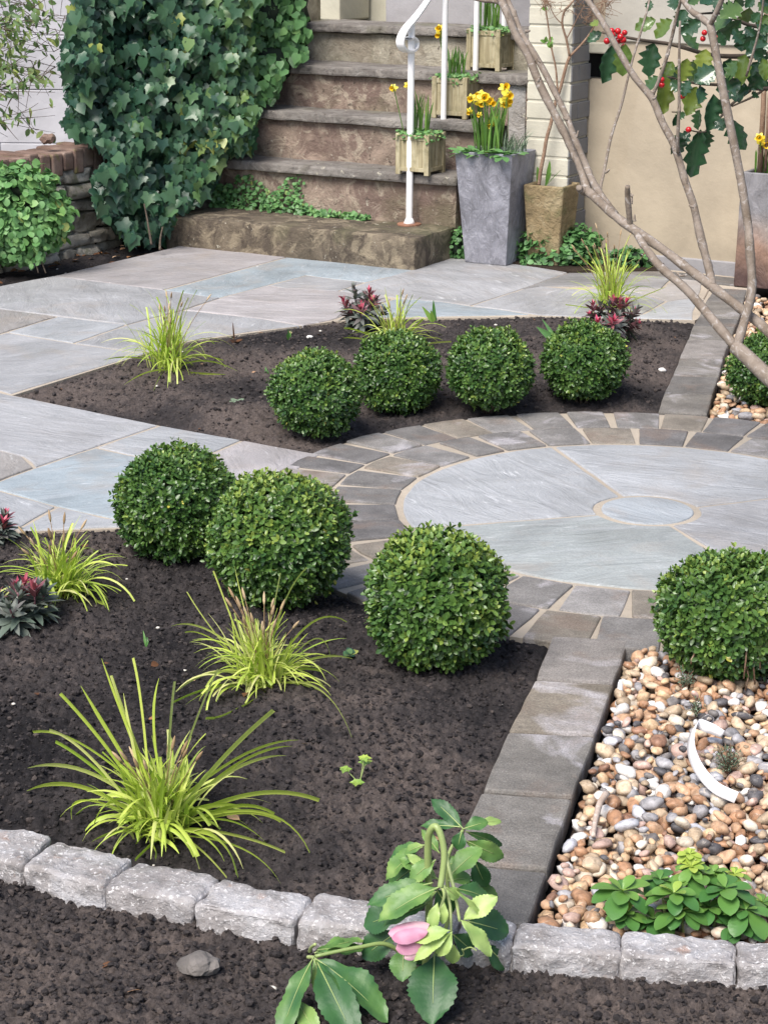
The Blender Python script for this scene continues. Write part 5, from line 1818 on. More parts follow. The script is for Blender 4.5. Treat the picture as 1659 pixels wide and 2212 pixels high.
def hx(x, y, dy):
    return atY(564 + 0.35 * x, 1675.5 + 0.35 * y, HY + dy)


def toothed(wr, n=13, fold=0.16, curl=-0.16, obov=0.55):
    V = [(0, 0, 0)]
    T = []
    prev = None
    for i in range(1, n):
        t = i / n
        h = (math.sin(math.pi * t ** (0.8 if obov < 0.5 else 1.1 + (obov - .5))) ** 0.8) * wr / 2
        h *= 1.0 + (0.055 if i % 2 and t > 0.3 else -0.04)
        z = curl * t * t
        wv = 0.03 * math.sin(t * 15)
        b = len(V)
        V += [(-h, t + (0.012 if i % 2 else 0), z + fold * h + wv), (-h * 0.5, t, z + fold * h * 0.75), (0, t, z), (h * 0.5, t, z + fold * h * 0.75), (h, t + (0.012 if i % 2 else 0), z + fold * h - wv)]
        if prev is None:
            T += [(0, b + j + 1, b + j) for j in range(4)]
        else:
            for j in range(4):
                T += [(prev + j, prev + j + 1, b + j + 1), (prev + j, b + j + 1, b + j)]
        prev = b
    b = len(V)
    V.append((0, 1, curl))
    T += [(prev + j, prev + j + 1, b) for j in range(4)]
    return np.array(V, float), np.array(T, int)


HL = [  # base, tip, width (crop px), y base, y tip, tint, roll
    ((330, 1120), (60, 1570), 150, -0.06, -0.17, 0.40, 0.5), ((350, 1160), (560, 1580), 225, -0.06, -0.18, 0.28, 0.1), ((345, 1140), (800, 1430), 235, -0.06, -0.13, 0.36, -0.5), ((325, 1130), (430, 1420), 130, -0.05, -0.10, 0.66, 0.1),
    ((330, 1100), (620, 960), 120, -0.04, 0.0, 0.62, -0.7), ((345, 1080), (640, 1040), 110, -0.04, -0.01, 0.5, -0.4), ((230, 1400), (330, 1580), 130, -0.10, -0.16, 0.66, 0.2),
    ((1070, 1110), (1050, 1490), 300, -0.05, -0.14, 0.22, 0.1), ((1105, 690), (715, 830), 170, -0.05, -0.08, 0.55, 0.35), ((1060, 665), (650, 750), 150, -0.02, -0.04, 0.42, 0.3), ((1040, 790), (745, 895), 120, -0.04, -0.06, 0.52, 0.5),
    ((850, 860), (620, 905), 190, 0.0, 0.0, 0.20, 0.1), ((850, 960), (608, 1120), 180, 0.0, -0.01, 0.16, 0.0), ((880, 1060), (870, 1255), 165, -0.03, -0.07, 0.45, 0.1), ((1200, 700), (1440, 735), 130, -0.02, 0.0, 0.35, -0.3),
    ((1160, 625), (1345, 425), 140, 0.0, 0.02, 0.6, -0.3), ((1255, 400), (1520, 525), 120, 0.04, 0.05, 0.62, 0.3), ((1310, 510), (1390, 700), 120, 0.05, 0.04, 0.18, 0.2), ((1250, 335), (1055, 125), 100, 0.05, 0.08, 0.30, 0.1),
    ((1230, 320), (980, 290), 75, 0.05, 0.06, 0.32, 0.4), ((1250, 330), (1400, 275), 95, 0.05, 0.06, 0.36, -0.2), ((1330, 290), (1490, 275), 55, 0.06, 0.07, 0.75, -0.1), ((1240, 340), (1205, 460), 90, 0.04, 0.03, 0.26, 0.1), ((1260, 345), (1515, 440), 70, 0.06, 0.08, 0.3, 0.2),
    ((1000, 440), (735, 610), 130, 0.04, 0.03, 0.52, 0.5), ((1000, 430), (770, 470), 90, 0.05, 0.06, 0.34, 0.6), ((1045, 610), (855, 500), 120, 0.02, 0.03, 0.56, 0.3), ((1030, 590), (915, 480), 60, 0.01, 0.01, 0.95, 0.2),
    ((1270, 900), (1540, 960), 190, 0.02, 0.03, 0.14, -0.1), ((1380, 1040), (1545, 1200), 130, 0.03, 0.02, 0.16, 0.1), ((1250, 640), (1480, 800), 120, 0.05, 0.06, 0.45, 0.4), ((1180, 980), (1330, 1100), 150, 0.03, 0.03, 0.2, 0.0), ((960, 560), (760, 690), 120, 0.05, 0.06, 0.35, 0.2),
    ((1080, 700), (1180, 860), 150, 0.02, 0.01, 0.25, 0.1), ((1100, 480), (1000, 330), 70, 0.05, 0.06, 0.6, 0.1), ((1000, 1000), (930, 1180), 150, 0.02, 0.02, 0.3, 0.0), ((1000, 640), (900, 860), 150, 0.03, 0.02, 0.25, 0.0),
    ((1080, 520), (905, 640), 120, -0.01, -0.02, 0.66, 0.2), ((1010, 430), (870, 470), 80, 0.02, 0.03, 0.6, 0.4), ((1120, 560), (1240, 520), 90, 0.03, 0.03, 0.6, -0.2), ((1090, 640), (960, 560), 80, 0.0, 0.0, 0.7, 0.3), ((1150, 650), (1300, 620), 100, 0.01, 0.02, 0.55, -0.2), ((1080, 720), (900, 760), 120, -0.03, -0.05, 0.66, 0.2),
    ((1170, 955), (940, 1000), 110, -0.08, -0.09, 0.96, 0.3), ((1180, 960), (1085, 1115), 105, -0.08, -0.09, 0.92, 0.1), ((1175, 970), (930, 1130), 80, -0.08, -0.10, 0.92, 0.2), ((1230, 890), (1445, 1095), 110, -0.05, -0.07, 0.90, -0.3), ((1250, 890), (1435, 740), 130, -0.05, -0.05, 0.95, -0.1),
    ((1190, 700), (1400, 880), 34, -0.06, -0.06, 0.92, 0.0), ((1190, 1040), (1175, 1165), 95, -0.06, -0.07, 0.85, 0.1), ((1090, 780), (1040, 960), 80, -0.06, -0.08, 0.92, 0.2), ((1140, 690), (1230, 760), 80, -0.05, -0.05, 0.75, 0.1), ((1130, 780), (1120, 920), 60, -0.06, -0.07, 0.9, 0.0),
]
lv, br, ribs = [], [], []
for (bp, tp_, w, y0, y1, ti, rl) in HL:
    p0, p1 = hx(*bp, y0), hx(*tp_, y1)
    L = np.linalg.norm(p1 - p0)
    ax = nrm(p1 - p0)
    tocam = nrm(CAM - (p0 + p1) / 2)
    n0 = nrm(tocam + ZZ * 0.35 - ax * ((tocam + ZZ * 0.35) @ ax))
    sd = np.cross(ax, n0)
    N0 = n0 * math.cos(rl) + sd * math.sin(rl)
    wr = w * 0.35 * (p0[1] / FPX) * 1.14 / L
    V, T, tt = scatter(toothed(min(wr, 1.25), 25, rng.uniform(0.2, 0.5), rng.uniform(-0.32, -0.12), 0.6), [p0 - N0 * 0.0], [p1 - p0], [N0], [L], [ti])
    V = V + n0 * (0.10 * L * 0.16)
    tt = np.clip(tt + 0.16 * fbm(V * 45, 3, 5) + 0.25 * np.clip(fbm(V * 22 + 9, 2, 8) - 0.35, 0, 1), 0, 1)
    tt = np.clip(tt + (0.08 if 0.3 < ti < 0.8 else 0.0), 0, 1)
    lv.append((V, T, tt))
    if ti < 0.8:
        mids = [V[0]] + [V[1 + 5 * i + 2] for i in range(24)]
        mids = np.array(mids) + N0 * 0.0007
        ribs.append(tube(mids[:19], np.linspace(0.0012, 0.0003, 19), 5, 0.6))
build('leaves', lv, M['helle'], hel)
stx = list(ribs)
for pth, rad, ti in (([(1010, 1230), (1035, 900), (1030, 580), (1030, 420), (1042, 345), (1075, 312), (1108, 365), (1130, 480), (1120, 600), (1105, 690)], (0.0055, 0.0042), 0.55), ([(1105, 670), (1130, 740), (1090, 850)], (0.0026, 0.0018), 0.9),
                     ([(1125, 680), (1165, 800), (1172, 965)], (0.0026, 0.0019), 0.9), ([(1140, 480), (1165, 600), (1195, 720), (1225, 900)], (0.003, 0.002), 0.8), ([(1020, 1230), (1150, 900), (1150, 520), (1245, 335)], (0.0035, 0.0022), 0.5),
                     ([(1000, 1240), (800, 1050), (600, 1060), (335, 1115)], (0.0036, 0.0026), 0.35), ([(1020, 1240), (1080, 1180), (1075, 1110)], (0.003, 0.0025), 0.4), ([(300, 1085), (310, 1060), (335, 1040)], (0.0025, 0.002), 0.95), ([(290, 1120), (330, 1125), (345, 1160)], (0.0028, 0.0024), 0.95),
                     ([(1190, 1050), (1215, 1110), (1250, 1105), (1240, 1070)], (0.0012, 0.0008), 0.9), ([(1240, 1080), (1290, 1060), (1330, 1080)], (0.0012, 0.0008), 0.9)):
    dys = np.linspace(0.0, -0.05, len(pth)) if pth[0][1] > 400 and pth[-1][0] < 1240 else np.linspace(-0.04, -0.06, len(pth)) if pth[0][1] < 1100 else np.linspace(0.0, 0.05, len(pth))
    P = smooth_path([hx(x, y, dy) for (x, y), dy in zip(pth, dys)], 8)
    stx.append(tube(P, np.linspace(rad[0], rad[1], len(P)), 8, ti))
build('stems', stx, M['hstem'], hel)
fl = []
for (bp, tp_, w, y0, y1, ti, rl) in (((1040, 915), (785, 955), 130, -0.075, -0.085, 0.55, 0.5), ((1035, 1030), (835, 1065), 120, -0.08, -0.09, 0.35, 0.1), ((1030, 960), (810, 1000), 110, -0.085, -0.095, 0.25, 0.2), ((1030, 1060), (885, 1130), 80, -0.08, -0.09, 0.6, -0.1), ((1050, 940), (880, 930), 90, -0.06, -0.07, 0.75, 0.9)):
    p0, p1 = hx(*bp, y0), hx(*tp_, y1)
    L = np.linalg.norm(p1 - p0)
    n0 = nrm(CAM - p0)
    ax = nrm(p1 - p0)
    n0 = nrm(n0 - ax * (n0 @ ax))
    sd = np.cross(ax, n0)
    N0 = n0 * math.cos(rl) + sd * math.sin(rl)
    tpl = leaf_tpl(w * 0.35 * p0[1] / FPX / L, ((0.06, 0.4), (0.15, 0.62), (0.3, 0.85), (0.45, 0.96), (0.6, 1.0), (0.75, 0.9), (0.86, 0.7), (0.94, 0.42)), -0.5, -0.15)
    V, T, tt = scatter(tpl, [p0], [p1 - p0], [N0], [L], [ti])
    V = V + N0 * (0.0016 * fbm(V * 120, 2, 4))[:, None]
    fl.append((V, T, np.clip(tt + 0.35 * fbm(V * np.array([60, 60, 190]), 2, 6), 0, 1)))
build('flower', fl, M['petal'], hel)

# ------------------------------------------------------------------ ivy over the side wall of the steps
pier = thing('garden_pier', st(-1.55, 0.9, 0), 'old rendered pier buried under the ivy beside the steps', 'wall')
bm = bmesh.new()
boxf(bm, st(-1.80, 0.62, -0.1), SU * 0.42, SV * 1.6, ZZ * 1.12)
bmobj('pier_core', bm, M['rubble'], pier)


def sample_poly(poly, n, r):
    P = np.array(poly, float)
    lo, hi = P.min(0), P.max(0)
    out = np.zeros((0, 2))
    while len(out) < n:
        q = r.uniform(lo, hi, (n * 2, 2))
        out = np.concatenate([out, q[inpoly(q[:, 0], q[:, 1], P)]])
    return out[:n]


def ivyY(x, y):
    return 8.30 + 0.0011 * np.clip(x - 150, 0, 600) + 0.00045 * (520 - y) + 0.11 * fbm(np.stack([x / 90, y / 90, x * 0], -1), 3, 7) - 0.05 * fbm(np.stack([x / 34, y / 34, x * 0], -1), 2, 9)


def atYv(xy, Y):
    d = FW[None] + ((xy[:, 0:1] - ICX) / FPX) * RI[None] + ((ICY - xy[:, 1:2]) / FPX) * UP[None]
    return CAM + d * (Y / d[:, 1])[:, None]


r = np.random.default_rng(5)
IV1 = [(165, -60), (150, 60), (135, 150), (150, 230), (140, 285), (215, 320), (250, 352), (205, 375), (203, 430), (222, 470), (262, 500), (285, 525), (330, 530), (372, 522), (378, 470), (440, 430), (470, 385), (478, 345), (545, 325), (552, 250), (545, 120), (560, -60)]
IV2 = [(500, -60), (520, 100), (535, 230), (548, 262), (572, 222), (598, 222), (610, 165), (622, 140), (660, 130), (668, 70), (655, 10), (640, -60)]
ivy = thing('ivy', atY(360, 520, 8.4), 'dense dark green ivy covering the wall on the left of the stone steps', 'ivy')
lv = []
for layer, (n, off) in enumerate(((1700, 0.12), (2000, 0.05), (2100, -0.03), (700, -0.10))):
    q = sample_poly(IV1, n, r)
    Y = ivyY(q[:, 0], q[:, 1]) + off + r.normal(0, 0.025, n)
    P = atYv(q, Y)
    Yd = np.stack([r.normal(0, 0.45, n), r.normal(-0.25, 0.2, n), r.normal(-0.85, 0.25, n)], 1)
    Nn = np.stack([r.normal(0.0, 0.40, n), -0.8 + r.normal(0, 0.25, n), 0.55 + r.normal(0, 0.35, n)], 1)
    sz = 0.030 + 0.036 * r.random(n) ** 1.7 + (0.008 if layer == 3 else 0)
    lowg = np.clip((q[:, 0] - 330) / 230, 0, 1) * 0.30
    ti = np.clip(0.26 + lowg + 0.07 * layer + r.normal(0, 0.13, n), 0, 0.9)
    ti = np.where(r.random(n) < 0.012, 0.97, ti)
    for m_, tp_l in ((r.random(n) < 0.55, IVY_LEAF), (None, IVY_NARROW), (None, HEART_LEAF)):
        if m_ is None:
            m_ = rest & (r.random(n) < 0.6) if tp_l is IVY_NARROW else rest
        else:
            rest = np.ones(n, bool)
        m_ = m_ & rest
        rest = rest & ~m_
        if m_.any():
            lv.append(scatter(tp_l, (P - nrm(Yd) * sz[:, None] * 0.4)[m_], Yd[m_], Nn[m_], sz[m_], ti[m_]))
n_main = len(lv)
for layer, (n, off) in enumerate(((380, 0.06), (460, 0.02), (300, -0.03))):
    q = sample_poly(IV2, n, r)
    Y = ivyY(q[:, 0], q[:, 1]) + off + r.normal(0, 0.02, n) + 0.06
    P = atYv(q, Y)
    Yd = np.stack([r.normal(0, 0.4, n), r.normal(-0.25, 0.2, n), r.normal(-0.85, 0.25, n)], 1)
    Nn = np.stack([r.normal(0.1, 0.4, n), -0.8 + r.normal(0, 0.25, n), 0.55 + r.normal(0, 0.35, n)], 1)
    sz = r.uniform(0.030, 0.055, n)
    ti = np.clip(0.28 + r.normal(0, 0.2, n), 0.0, 0.97)
    lv.append(scatter(HEART_LEAF, P - nrm(Yd) * sz[:, None] * 0.4, Yd, Nn, sz, ti))
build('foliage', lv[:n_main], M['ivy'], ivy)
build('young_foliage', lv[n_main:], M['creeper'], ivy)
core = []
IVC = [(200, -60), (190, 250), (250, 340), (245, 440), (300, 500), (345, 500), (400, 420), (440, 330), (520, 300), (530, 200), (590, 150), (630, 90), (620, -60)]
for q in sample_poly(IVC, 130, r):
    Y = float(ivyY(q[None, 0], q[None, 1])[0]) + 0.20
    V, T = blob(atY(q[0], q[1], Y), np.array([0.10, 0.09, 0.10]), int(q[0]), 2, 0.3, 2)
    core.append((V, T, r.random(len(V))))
build('dark_filler', core, M['ivycore'], ivy)  # dark lumps added behind the leaves to block light
stx = []
for pth in ([(328, 528), (323, 500), (318, 470), (312, 440)], [(346, 540), (347, 515), (352, 490)]):
    P = smooth_path([atY(x, y, 8.26 + 0.02 * i) for i, (x, y) in enumerate(pth)], 6)
    stx.append(tube(P, np.linspace(0.006, 0.003, len(P)), 6))
build('stems', stx, M['darktwig'], ivy)

# ------------------------------------------------------------------ small creeper at the foot of the lowest riser
cr = thing('creeper', st(-0.75, 0.36, ZT[0]), 'small leaved green creeper rooted along the back of the bottom step', 'creeper')
lv = []
for i in range(900):
    u = -1.20 + 0.80 * r.random() ** 1.5
    tall = 0.12 * math.exp(-((u + 1.05) / 0.10) ** 2) + 0.10 * math.exp(-((u + 0.80) / 0.055) ** 2) + 0.05 * math.exp(-((u + 0.90) / 0.12) ** 2) + 0.022
    if u < -0.95:
        tall = max(tall, 0.10)
    z = ZT[0] + 0.004 + tall * r.random() ** 1.4
    v = 0.374 - 0.045 * r.random() * (1 - (z - ZT[0]) / 0.2)
    p = st(u, v, z)
    lv.append(scatter(ROUND_LEAF, [p], [r.normal(0, 1, 3) * [1, .5, .6] + [0, -0.5, -0.1]], [[r.normal(0, .4), -0.7, 0.7 + r.normal(0, .3)]], [r.uniform(0.012, 0.024)], [float(np.clip(r.normal(0.42, 0.2), 0, 1))]))
build('leaves', lv, M['creeper'], cr)
tag(build('creeper_shoot', [scatter(ROUND_LEAF, np.array([st(-0.77 + r.normal(0, 0.012), 0.375, ZT[0] + 0.06 + 0.13 * r.random()) for _ in range(40)]), r.normal(0, 1, (40, 3)), np.repeat([[-0.3, -0.8, 0.5]], 40, 0) + r.normal(0, .3, (40, 3)), r.uniform(0.010, 0.018, 40), r.uniform(0.1, 0.6, 40))], M['creeper']),
    'thin upright shoot of creeper climbing the lowest riser', 'creeper')


def mound(name, c, rad, n, size, tpl, mat, label, cat, seed, tb=0.5, hang=0.0, core='ivycore', zmin=None, group=None, sd_t=0.17):
    r = np.random.default_rng(seed)
    c = np.asarray(c, float)
    t = thing(name, c, label, cat, group)
    d = nrm(r.normal(0, 1, (n, 3)))
    rr = r.uniform(0.72, 1.0, n) * (1 + 0.16 * fbm(d * 2.2 + seed, 2, seed))
    if name == 'green_shrub':
        rr = rr * np.minimum(1.28, 1.0 / np.maximum(np.abs(d[:, 0]) ** 3 + np.abs(d[:, 1]) ** 3 + np.abs(d[:, 2]) ** 3, 0.2) ** 0.33)
    P = c + d * np.asarray(rad) * rr[:, None]
    if zmin is not None:
        k = P[:, 2] > zmin
        d, P = d[k], P[k]
    n = len(P)
    Yd = nrm(d * 0.5 + r.normal(0, 0.5, d.shape) - ZZ * (0.3 + hang))
    Nn = nrm(d + ZZ * 0.6 + r.normal(0, 0.4, d.shape))
    build('foliage', [scatter(tpl, P, Yd, Nn, r.uniform(size[0], size[1], n), np.clip(r.normal(tb, sd_t, n), 0, 1))], M[mat], t)
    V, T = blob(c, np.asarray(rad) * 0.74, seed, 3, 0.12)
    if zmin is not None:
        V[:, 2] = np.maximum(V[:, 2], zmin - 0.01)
    build('dark_filler', [(V, T, 0.5)], M[core], t)
    return t, c


gs, gc = mound('green_shrub', atY(20, 456, 7.83), (0.235, 0.15, 0.185), 2300, (0.024, 0.042), ROUND_LEAF, 'creeper', 'bright green small leaved shrub spilling over the low stone wall', 'shrub', 81, 0.55, 0.2)
r = np.random.default_rng(82)
n = 260
q = np.stack([r.uniform(-30, 100, n), r.uniform(480, 575, n)], 1)
q = q[(q[:, 1] < 575 - np.abs(q[:, 0] - 60) * 0.35)]
P = atYv(q, 7.72 + r.normal(0, 0.03, len(q)))
build('hanging_foliage', [scatter(ROUND_LEAF, P, np.stack([r.normal(0, .5, len(q)), r.normal(-.3, .3, len(q)), -np.ones(len(q))], 1), np.stack([r.normal(0, .4, len(q)), -np.ones(len(q)), r.normal(.5, .3, len(q))], 1), r.uniform(0.018, 0.03, len(q)), np.clip(r.normal(0.5, 0.17, len(q)), 0, 1))], M['creeper'], gs)
build('stems', [tube(smooth_path([atY(66, 528, 7.74), atY(76, 560, 7.72), atY(84, 590, 7.70)], 4), 0.003, 5), tube(smooth_path([atY(90, 530, 7.74), atY(90, 560, 7.72), atY(100, 590, 7.70)], 4), 0.003, 5)], M['darktwig'], gs)

# thin twiggy shrub behind the low wall
ts = thing('thin_shrub', atY(-60, 420, 9.0), 'sparse twiggy shrub with narrow leaves in front of the white wall', 'shrub')
tw, lv = [], []
r = np.random.default_rng(90)
for i in range(52):
    y0 = r.uniform(-120, 360)
    x0, x1 = -170 + r.uniform(-30, 30), r.uniform(30, 215)
    y1 = y0 * 0.75 + r.uniform(-140, 90) - 10
    if y1 > 300:
        y1 = 300 - r.uniform(0, 60)
    if y0 > 250:
        x1 = min(x1, 120)
    Y0, Y1 = 9.1 + r.normal(0, 0.15), 9.0 + r.normal(0, 0.2)
    pts = [atY(x0, y0, Y0), atY((x0 + x1) / 2, (y0 + y1) / 2 + r.uniform(-70, 25), (Y0 + Y1) / 2), atY(x1, y1, Y1)]
    P = smooth_path(pts, 9)
    tw.append(tube(P, np.linspace(0.0030, 0.0008, len(P)), 5))
    k = int(r.integers(6, 18))
    tt = r.uniform(0.35, 1, k)
    ii = (tt * (len(P) - 1)).astype(int)
    b = P[ii] + r.normal(0, 0.015, (k, 3))
    lv.append(scatter(LANCE_LEAF if i % 3 else OVAL_LEAF, b, np.stack([r.normal(0.3, 0.5, k), r.normal(-.2, .3, k), r.normal(-0.6, 0.5, k)], 1), np.stack([r.normal(0, .5, k), -np.ones(k), r.normal(.3, .5, k)], 1), r.uniform(0.026, 0.05, k), np.clip(r.normal(0.6, 0.22, k), 0, 1)))
    for q in range(4):
        a_ = P[int(r.integers(6, len(P)))]
        e = a_ + np.array([r.uniform(-0.08, 0.12), r.normal(0, 0.05), r.uniform(-0.16, 0.10)])
        tw.append(tube(bez(a_, (a_ + e) / 2 + r.normal(0, 0.01, 3), e, 6), np.linspace(0.002, 0.0008, 6), 4))
for q in sample_poly([(-40, 20), (40, 60), (60, 110), (10, 180), (-40, 160)], 90, r):
    lv.append(scatter(LANCE_LEAF, [atY(q[0], q[1], 8.95 + r.normal(0, .08))], [r.normal(0, 1, 3) - [0, 0, 0.5]], [[r.normal(0, .4), -1, .4]], [r.uniform(0.04, 0.06)], [float(np.clip(r.normal(.75, .15), 0, 1))]))
build('leaves', lv, M['shrubleaf'], ts)
build('twigs', tw, M['darktwig'], ts)

# ------------------------------------------------------------------ planting in the pots


def daffs(c, ext, nleaf, Lr, flowers, label, seed, lean=0.12, w=0.009):
    """c soil point; flowers: list of pixel positions."""
    r = np.random.default_rng(seed)
    t = thing('daffodils', c, label, 'daffodils')
    lv = []
    for i in range(nleaf):
        b = c + SU * r.uniform(-ext, ext) * 0.8 + SV * r.uniform(-ext, ext) * 0.6
        a_ = r.uniform(0, 6.28)
        L = r.uniform(*Lr)
        e = b + np.array([math.cos(a_) * L * lean * r.random() * 2, math.sin(a_) * L * lean * r.random() * 2, L])
        P = bez(b, b + ZZ * L * 0.6, e, 8)
        th = r.uniform(0, 3.14)
        lv.append(ribbon(P, w * r.uniform(0.6, 1.1), [math.cos(th), math.sin(th), 0], 0.25, float(r.uniform(0.1, 0.95)), False, 0.2))
    build('leaves', lv, M['daffleaf'], t)
    if flowers:
        stx = []
        for (x, y, face, s) in flowers:
            Y = c[1] + r.uniform(-0.05, 0.04)
            p = atY(x, y, Y)
            b = np.array([c[0] * 0.45 + p[0] * 0.55, c[1] * 0.5 + Y * 0.5, c[2]])
            stx.append(tube(smooth_path([b, b * 0.4 + p * 0.6 + ZZ * 0.01, p + ZZ * 0.008, p], 5), 0.0022, 5, 0.5))
            f = nrm(np.array([face[0], -1.0, face[1]]))
            e1 = nrm(np.cross(f, ZZ))
            e2 = np.cross(e1, f)
            a_ = np.arange(6) / 6 * 6.283 + r.uniform(0, 1)
            out = np.cos(a_)[:, None] * e1 + np.sin(a_)[:, None] * e2
            fo = build('flower', [scatter(OVAL_LEAF, np.repeat(p[None], 6, 0), out - f * 0.25, np.repeat(f[None], 6, 0) + out * 0.2, 0.030 * s * r.uniform(0.85, 1.1, 6), r.uniform(0.5, 1, 6))], M['daff'], t)
            V, T, tt = tube(np.array([p, p + f * 0.010 * s, p + f * 0.020 * s, p + f * 0.026 * s]), np.array([0.006, 0.008, 0.0095, 0.014]) * s, 9, 0.15, False)
            build('trumpet', [(V, T, tt)], M['daff'], fo)
        build('flower_stems', stx, M['daffleaf'], t)
    return t


def trailing(name, c, ext, n, size, label, cat, seed, mat='creeper', tb=0.6, drop=0.03, high=0.02):
    r = np.random.default_rng(seed)
    t = thing(name, c, label, cat)
    u, v = r.uniform(-1.12, 1.12, n), r.uniform(-1.12, 1.12, n)
    P = c + SU * (u * ext)[:, None] + SV * (v * ext)[:, None]
    over = np.maximum(np.abs(u), np.abs(v)) > 0.97
    P[:, 2] += np.where(over, -r.random(n) * drop + 0.012, r.random(n) * high)
    build('leaves', [scatter(ROUND_LEAF, P, r.normal(0, 1, (n, 3)) * [1, 1, .4], np.repeat([[0, -.5, 1.]], n, 0) + r.normal(0, .4, (n, 3)), r.uniform(size[0], size[1], n), np.clip(r.normal(tb, 0.2, n), 0, 1))], M[mat], t)


for (W_, nm, sd, fl, nl, Lr) in ((W1, 'lowest planter behind the rail post, with two small yellow flowers', 101, [(849, 190, (-0.4, 0.0), 0.75), (881, 184, (0.3, 0.1), 0.7)], 26, (0.09, 0.19)),
                                 (W2, 'middle wooden planter, mostly leaves with one bloom behind the second post', 102, [(950, 62, (-0.3, 0.1), 0.9), (948, 74, (-0.5, -0.3), 0.8)], 26, (0.07, 0.145)),
                                 (W3, 'top wooden planter, tall leaves without any bloom', 103, [], 34, (0.10, 0.22))):
    t_, c_, wd_ = W_
    daffs(c_ - SU * 0.01, 0.05, nl, Lr, fl, 'daffodils in the ' + nm, sd)
    trailing('trailing_plant', c_, 0.078, 420, (0.010, 0.020), 'low green trailing plant filling the ' + {101: 'lowest', 102: 'middle', 103: 'top'}[sd] + ' wooden planter', 'trailing plant', sd + 10)
cS = SL[1]
daffs(cS - SU * 0.02, 0.075, 46, (0.12, 0.25), [(1018, 213, (-0.3, 0), 0.9), (1036, 207, (-0.6, 0.1), 1.0), (1045, 212, (0.1, 0.2), 1.15), (1052, 217, (0.5, 0.0), 1.1), (1040, 220, (0.0, -0.2), 1.1), (1060, 221, (0.6, -0.2), 0.9), (1090, 190, (0.3, 0.5), 1.0), (1096, 206, (0.5, 0), 1.05),
                                                  (1092, 223, (0.0, -0.1), 1.15), (1098, 216, (0.3, -0.3), 0.9), (1072, 261, (0.2, -0.5), 0.85), (1060, 268, (-0.4, -0.6), 0.8), (1014, 241, (-0.5, -0.5), 0.6), (1035, 248, (-0.4, -0.3), 0.5)],
      'blooming daffodils standing in the tall slate planter', 111)
r = np.random.default_rng(112)
pr = thing('primroses', cS, 'leafy green primrose rosettes spilling over the rim of the tall slate planter', 'primroses')
lv = []
for (u, v) in ((-0.10, -0.10), (-0.06, -0.07), (-0.115, -0.04), (0.02, -0.10), (0.055, -0.09), (0.085, -0.11), (-0.02, -0.09), (0.10, -0.05)):
    nl = 13
    a_ = np.arange(nl) * 2.4 + r.uniform(0, 6)
    el = r.uniform(0.1, 0.9, nl)
    out = np.stack([np.cos(a_), np.sin(a_), el], 1)
    tpl = leaf_tpl(0.42, ((0.15, 0.4), (0.4, 0.75), (0.65, 1.0), (0.88, 0.7)), 0.2, -0.35)
    lv.append(scatter(tpl, np.repeat((cS + SU * u + SV * v + ZZ * 0.008)[None], nl, 0), out, ZZ - out * 0.3 + r.normal(0, .15, (nl, 3)), r.uniform(0.045, 0.075, nl), np.clip(r.normal(0.55, 0.15, nl), 0, 1)))
build('leaves', lv, M['creeper'], pr)
lav = thing('lavender', cS + SU * 0.09, 'grey green wispy lavender at the back corner of the tall slate planter', 'lavender')
lv, stx = [], []
for i in range(70):
    b = cS + SU * (0.08 + r.normal(0, 0.025)) + SV * (0.0 + r.normal(0, 0.04))
    a_ = r.uniform(0, 6.28)
    L = r.uniform(0.07, 0.14)
    e = b + np.array([math.cos(a_) * L * 0.55 + 0.02, math.sin(a_) * L * 0.4, L * r.uniform(0.6, 1)])
    P = bez(b, b + ZZ * L * 0.5, e, 8)
    lv.append(ribbon(P, 0.0035, [math.cos(a_ + 1.57), math.sin(a_ + 1.57), 0], 0.2, float(r.random()), False, 0.4))
build('leaves', lv, M['lav'], lav)
cR = RP[1]
daffs(cR - SU * 0.06, 0.06, 30, (0.06, 0.14), [(1640, 298, (-0.3, 0.1), 0.9), (1651, 310, (0.2, -0.2), 1.0), (1668, 300, (0.3, 0.0), 0.9)], 'daffodils in the rust stained planter by the right border', 113)
rs = thing('cane_stems', cR + SU * 0.0, 'two dry brown upright canes in the rust stained planter', 'canes')
build('canes', [tube(np.array([atY(1640, 372, cR[1]), atY(1648, 230, cR[1]), atY(1653, 60, cR[1]), atY(1656, -60, cR[1])]), [0.012, 0.011, 0.009, 0.006], 8), tube(np.array([atY(1652, 370, cR[1] - .03), atY(1657, 250, cR[1] - .03), atY(1664, 150, cR[1] - .03)]), [0.006, 0.005, 0.004], 6)], M['twig'], rs)

# sapling in the ochre pot
cP = PT[1]
SYP = cP[1]
sap = thing('potted_sapling', cP, 'thin bare hydrangea like sapling with dry twigs rising from the ochre pot', 'sapling')


def px_tube(L, Y, r0, r1, n=5, seg=7, Y1=None):
    Y1 = Y if Y1 is None else Y1
    k = len(L)
    P = smooth_path([atY(x, y, Y + (Y1 - Y) * i / (k - 1)) for i, (x, y) in enumerate(L)], n)
    return tube(P, np.linspace(r0, r1, len(P)), seg)


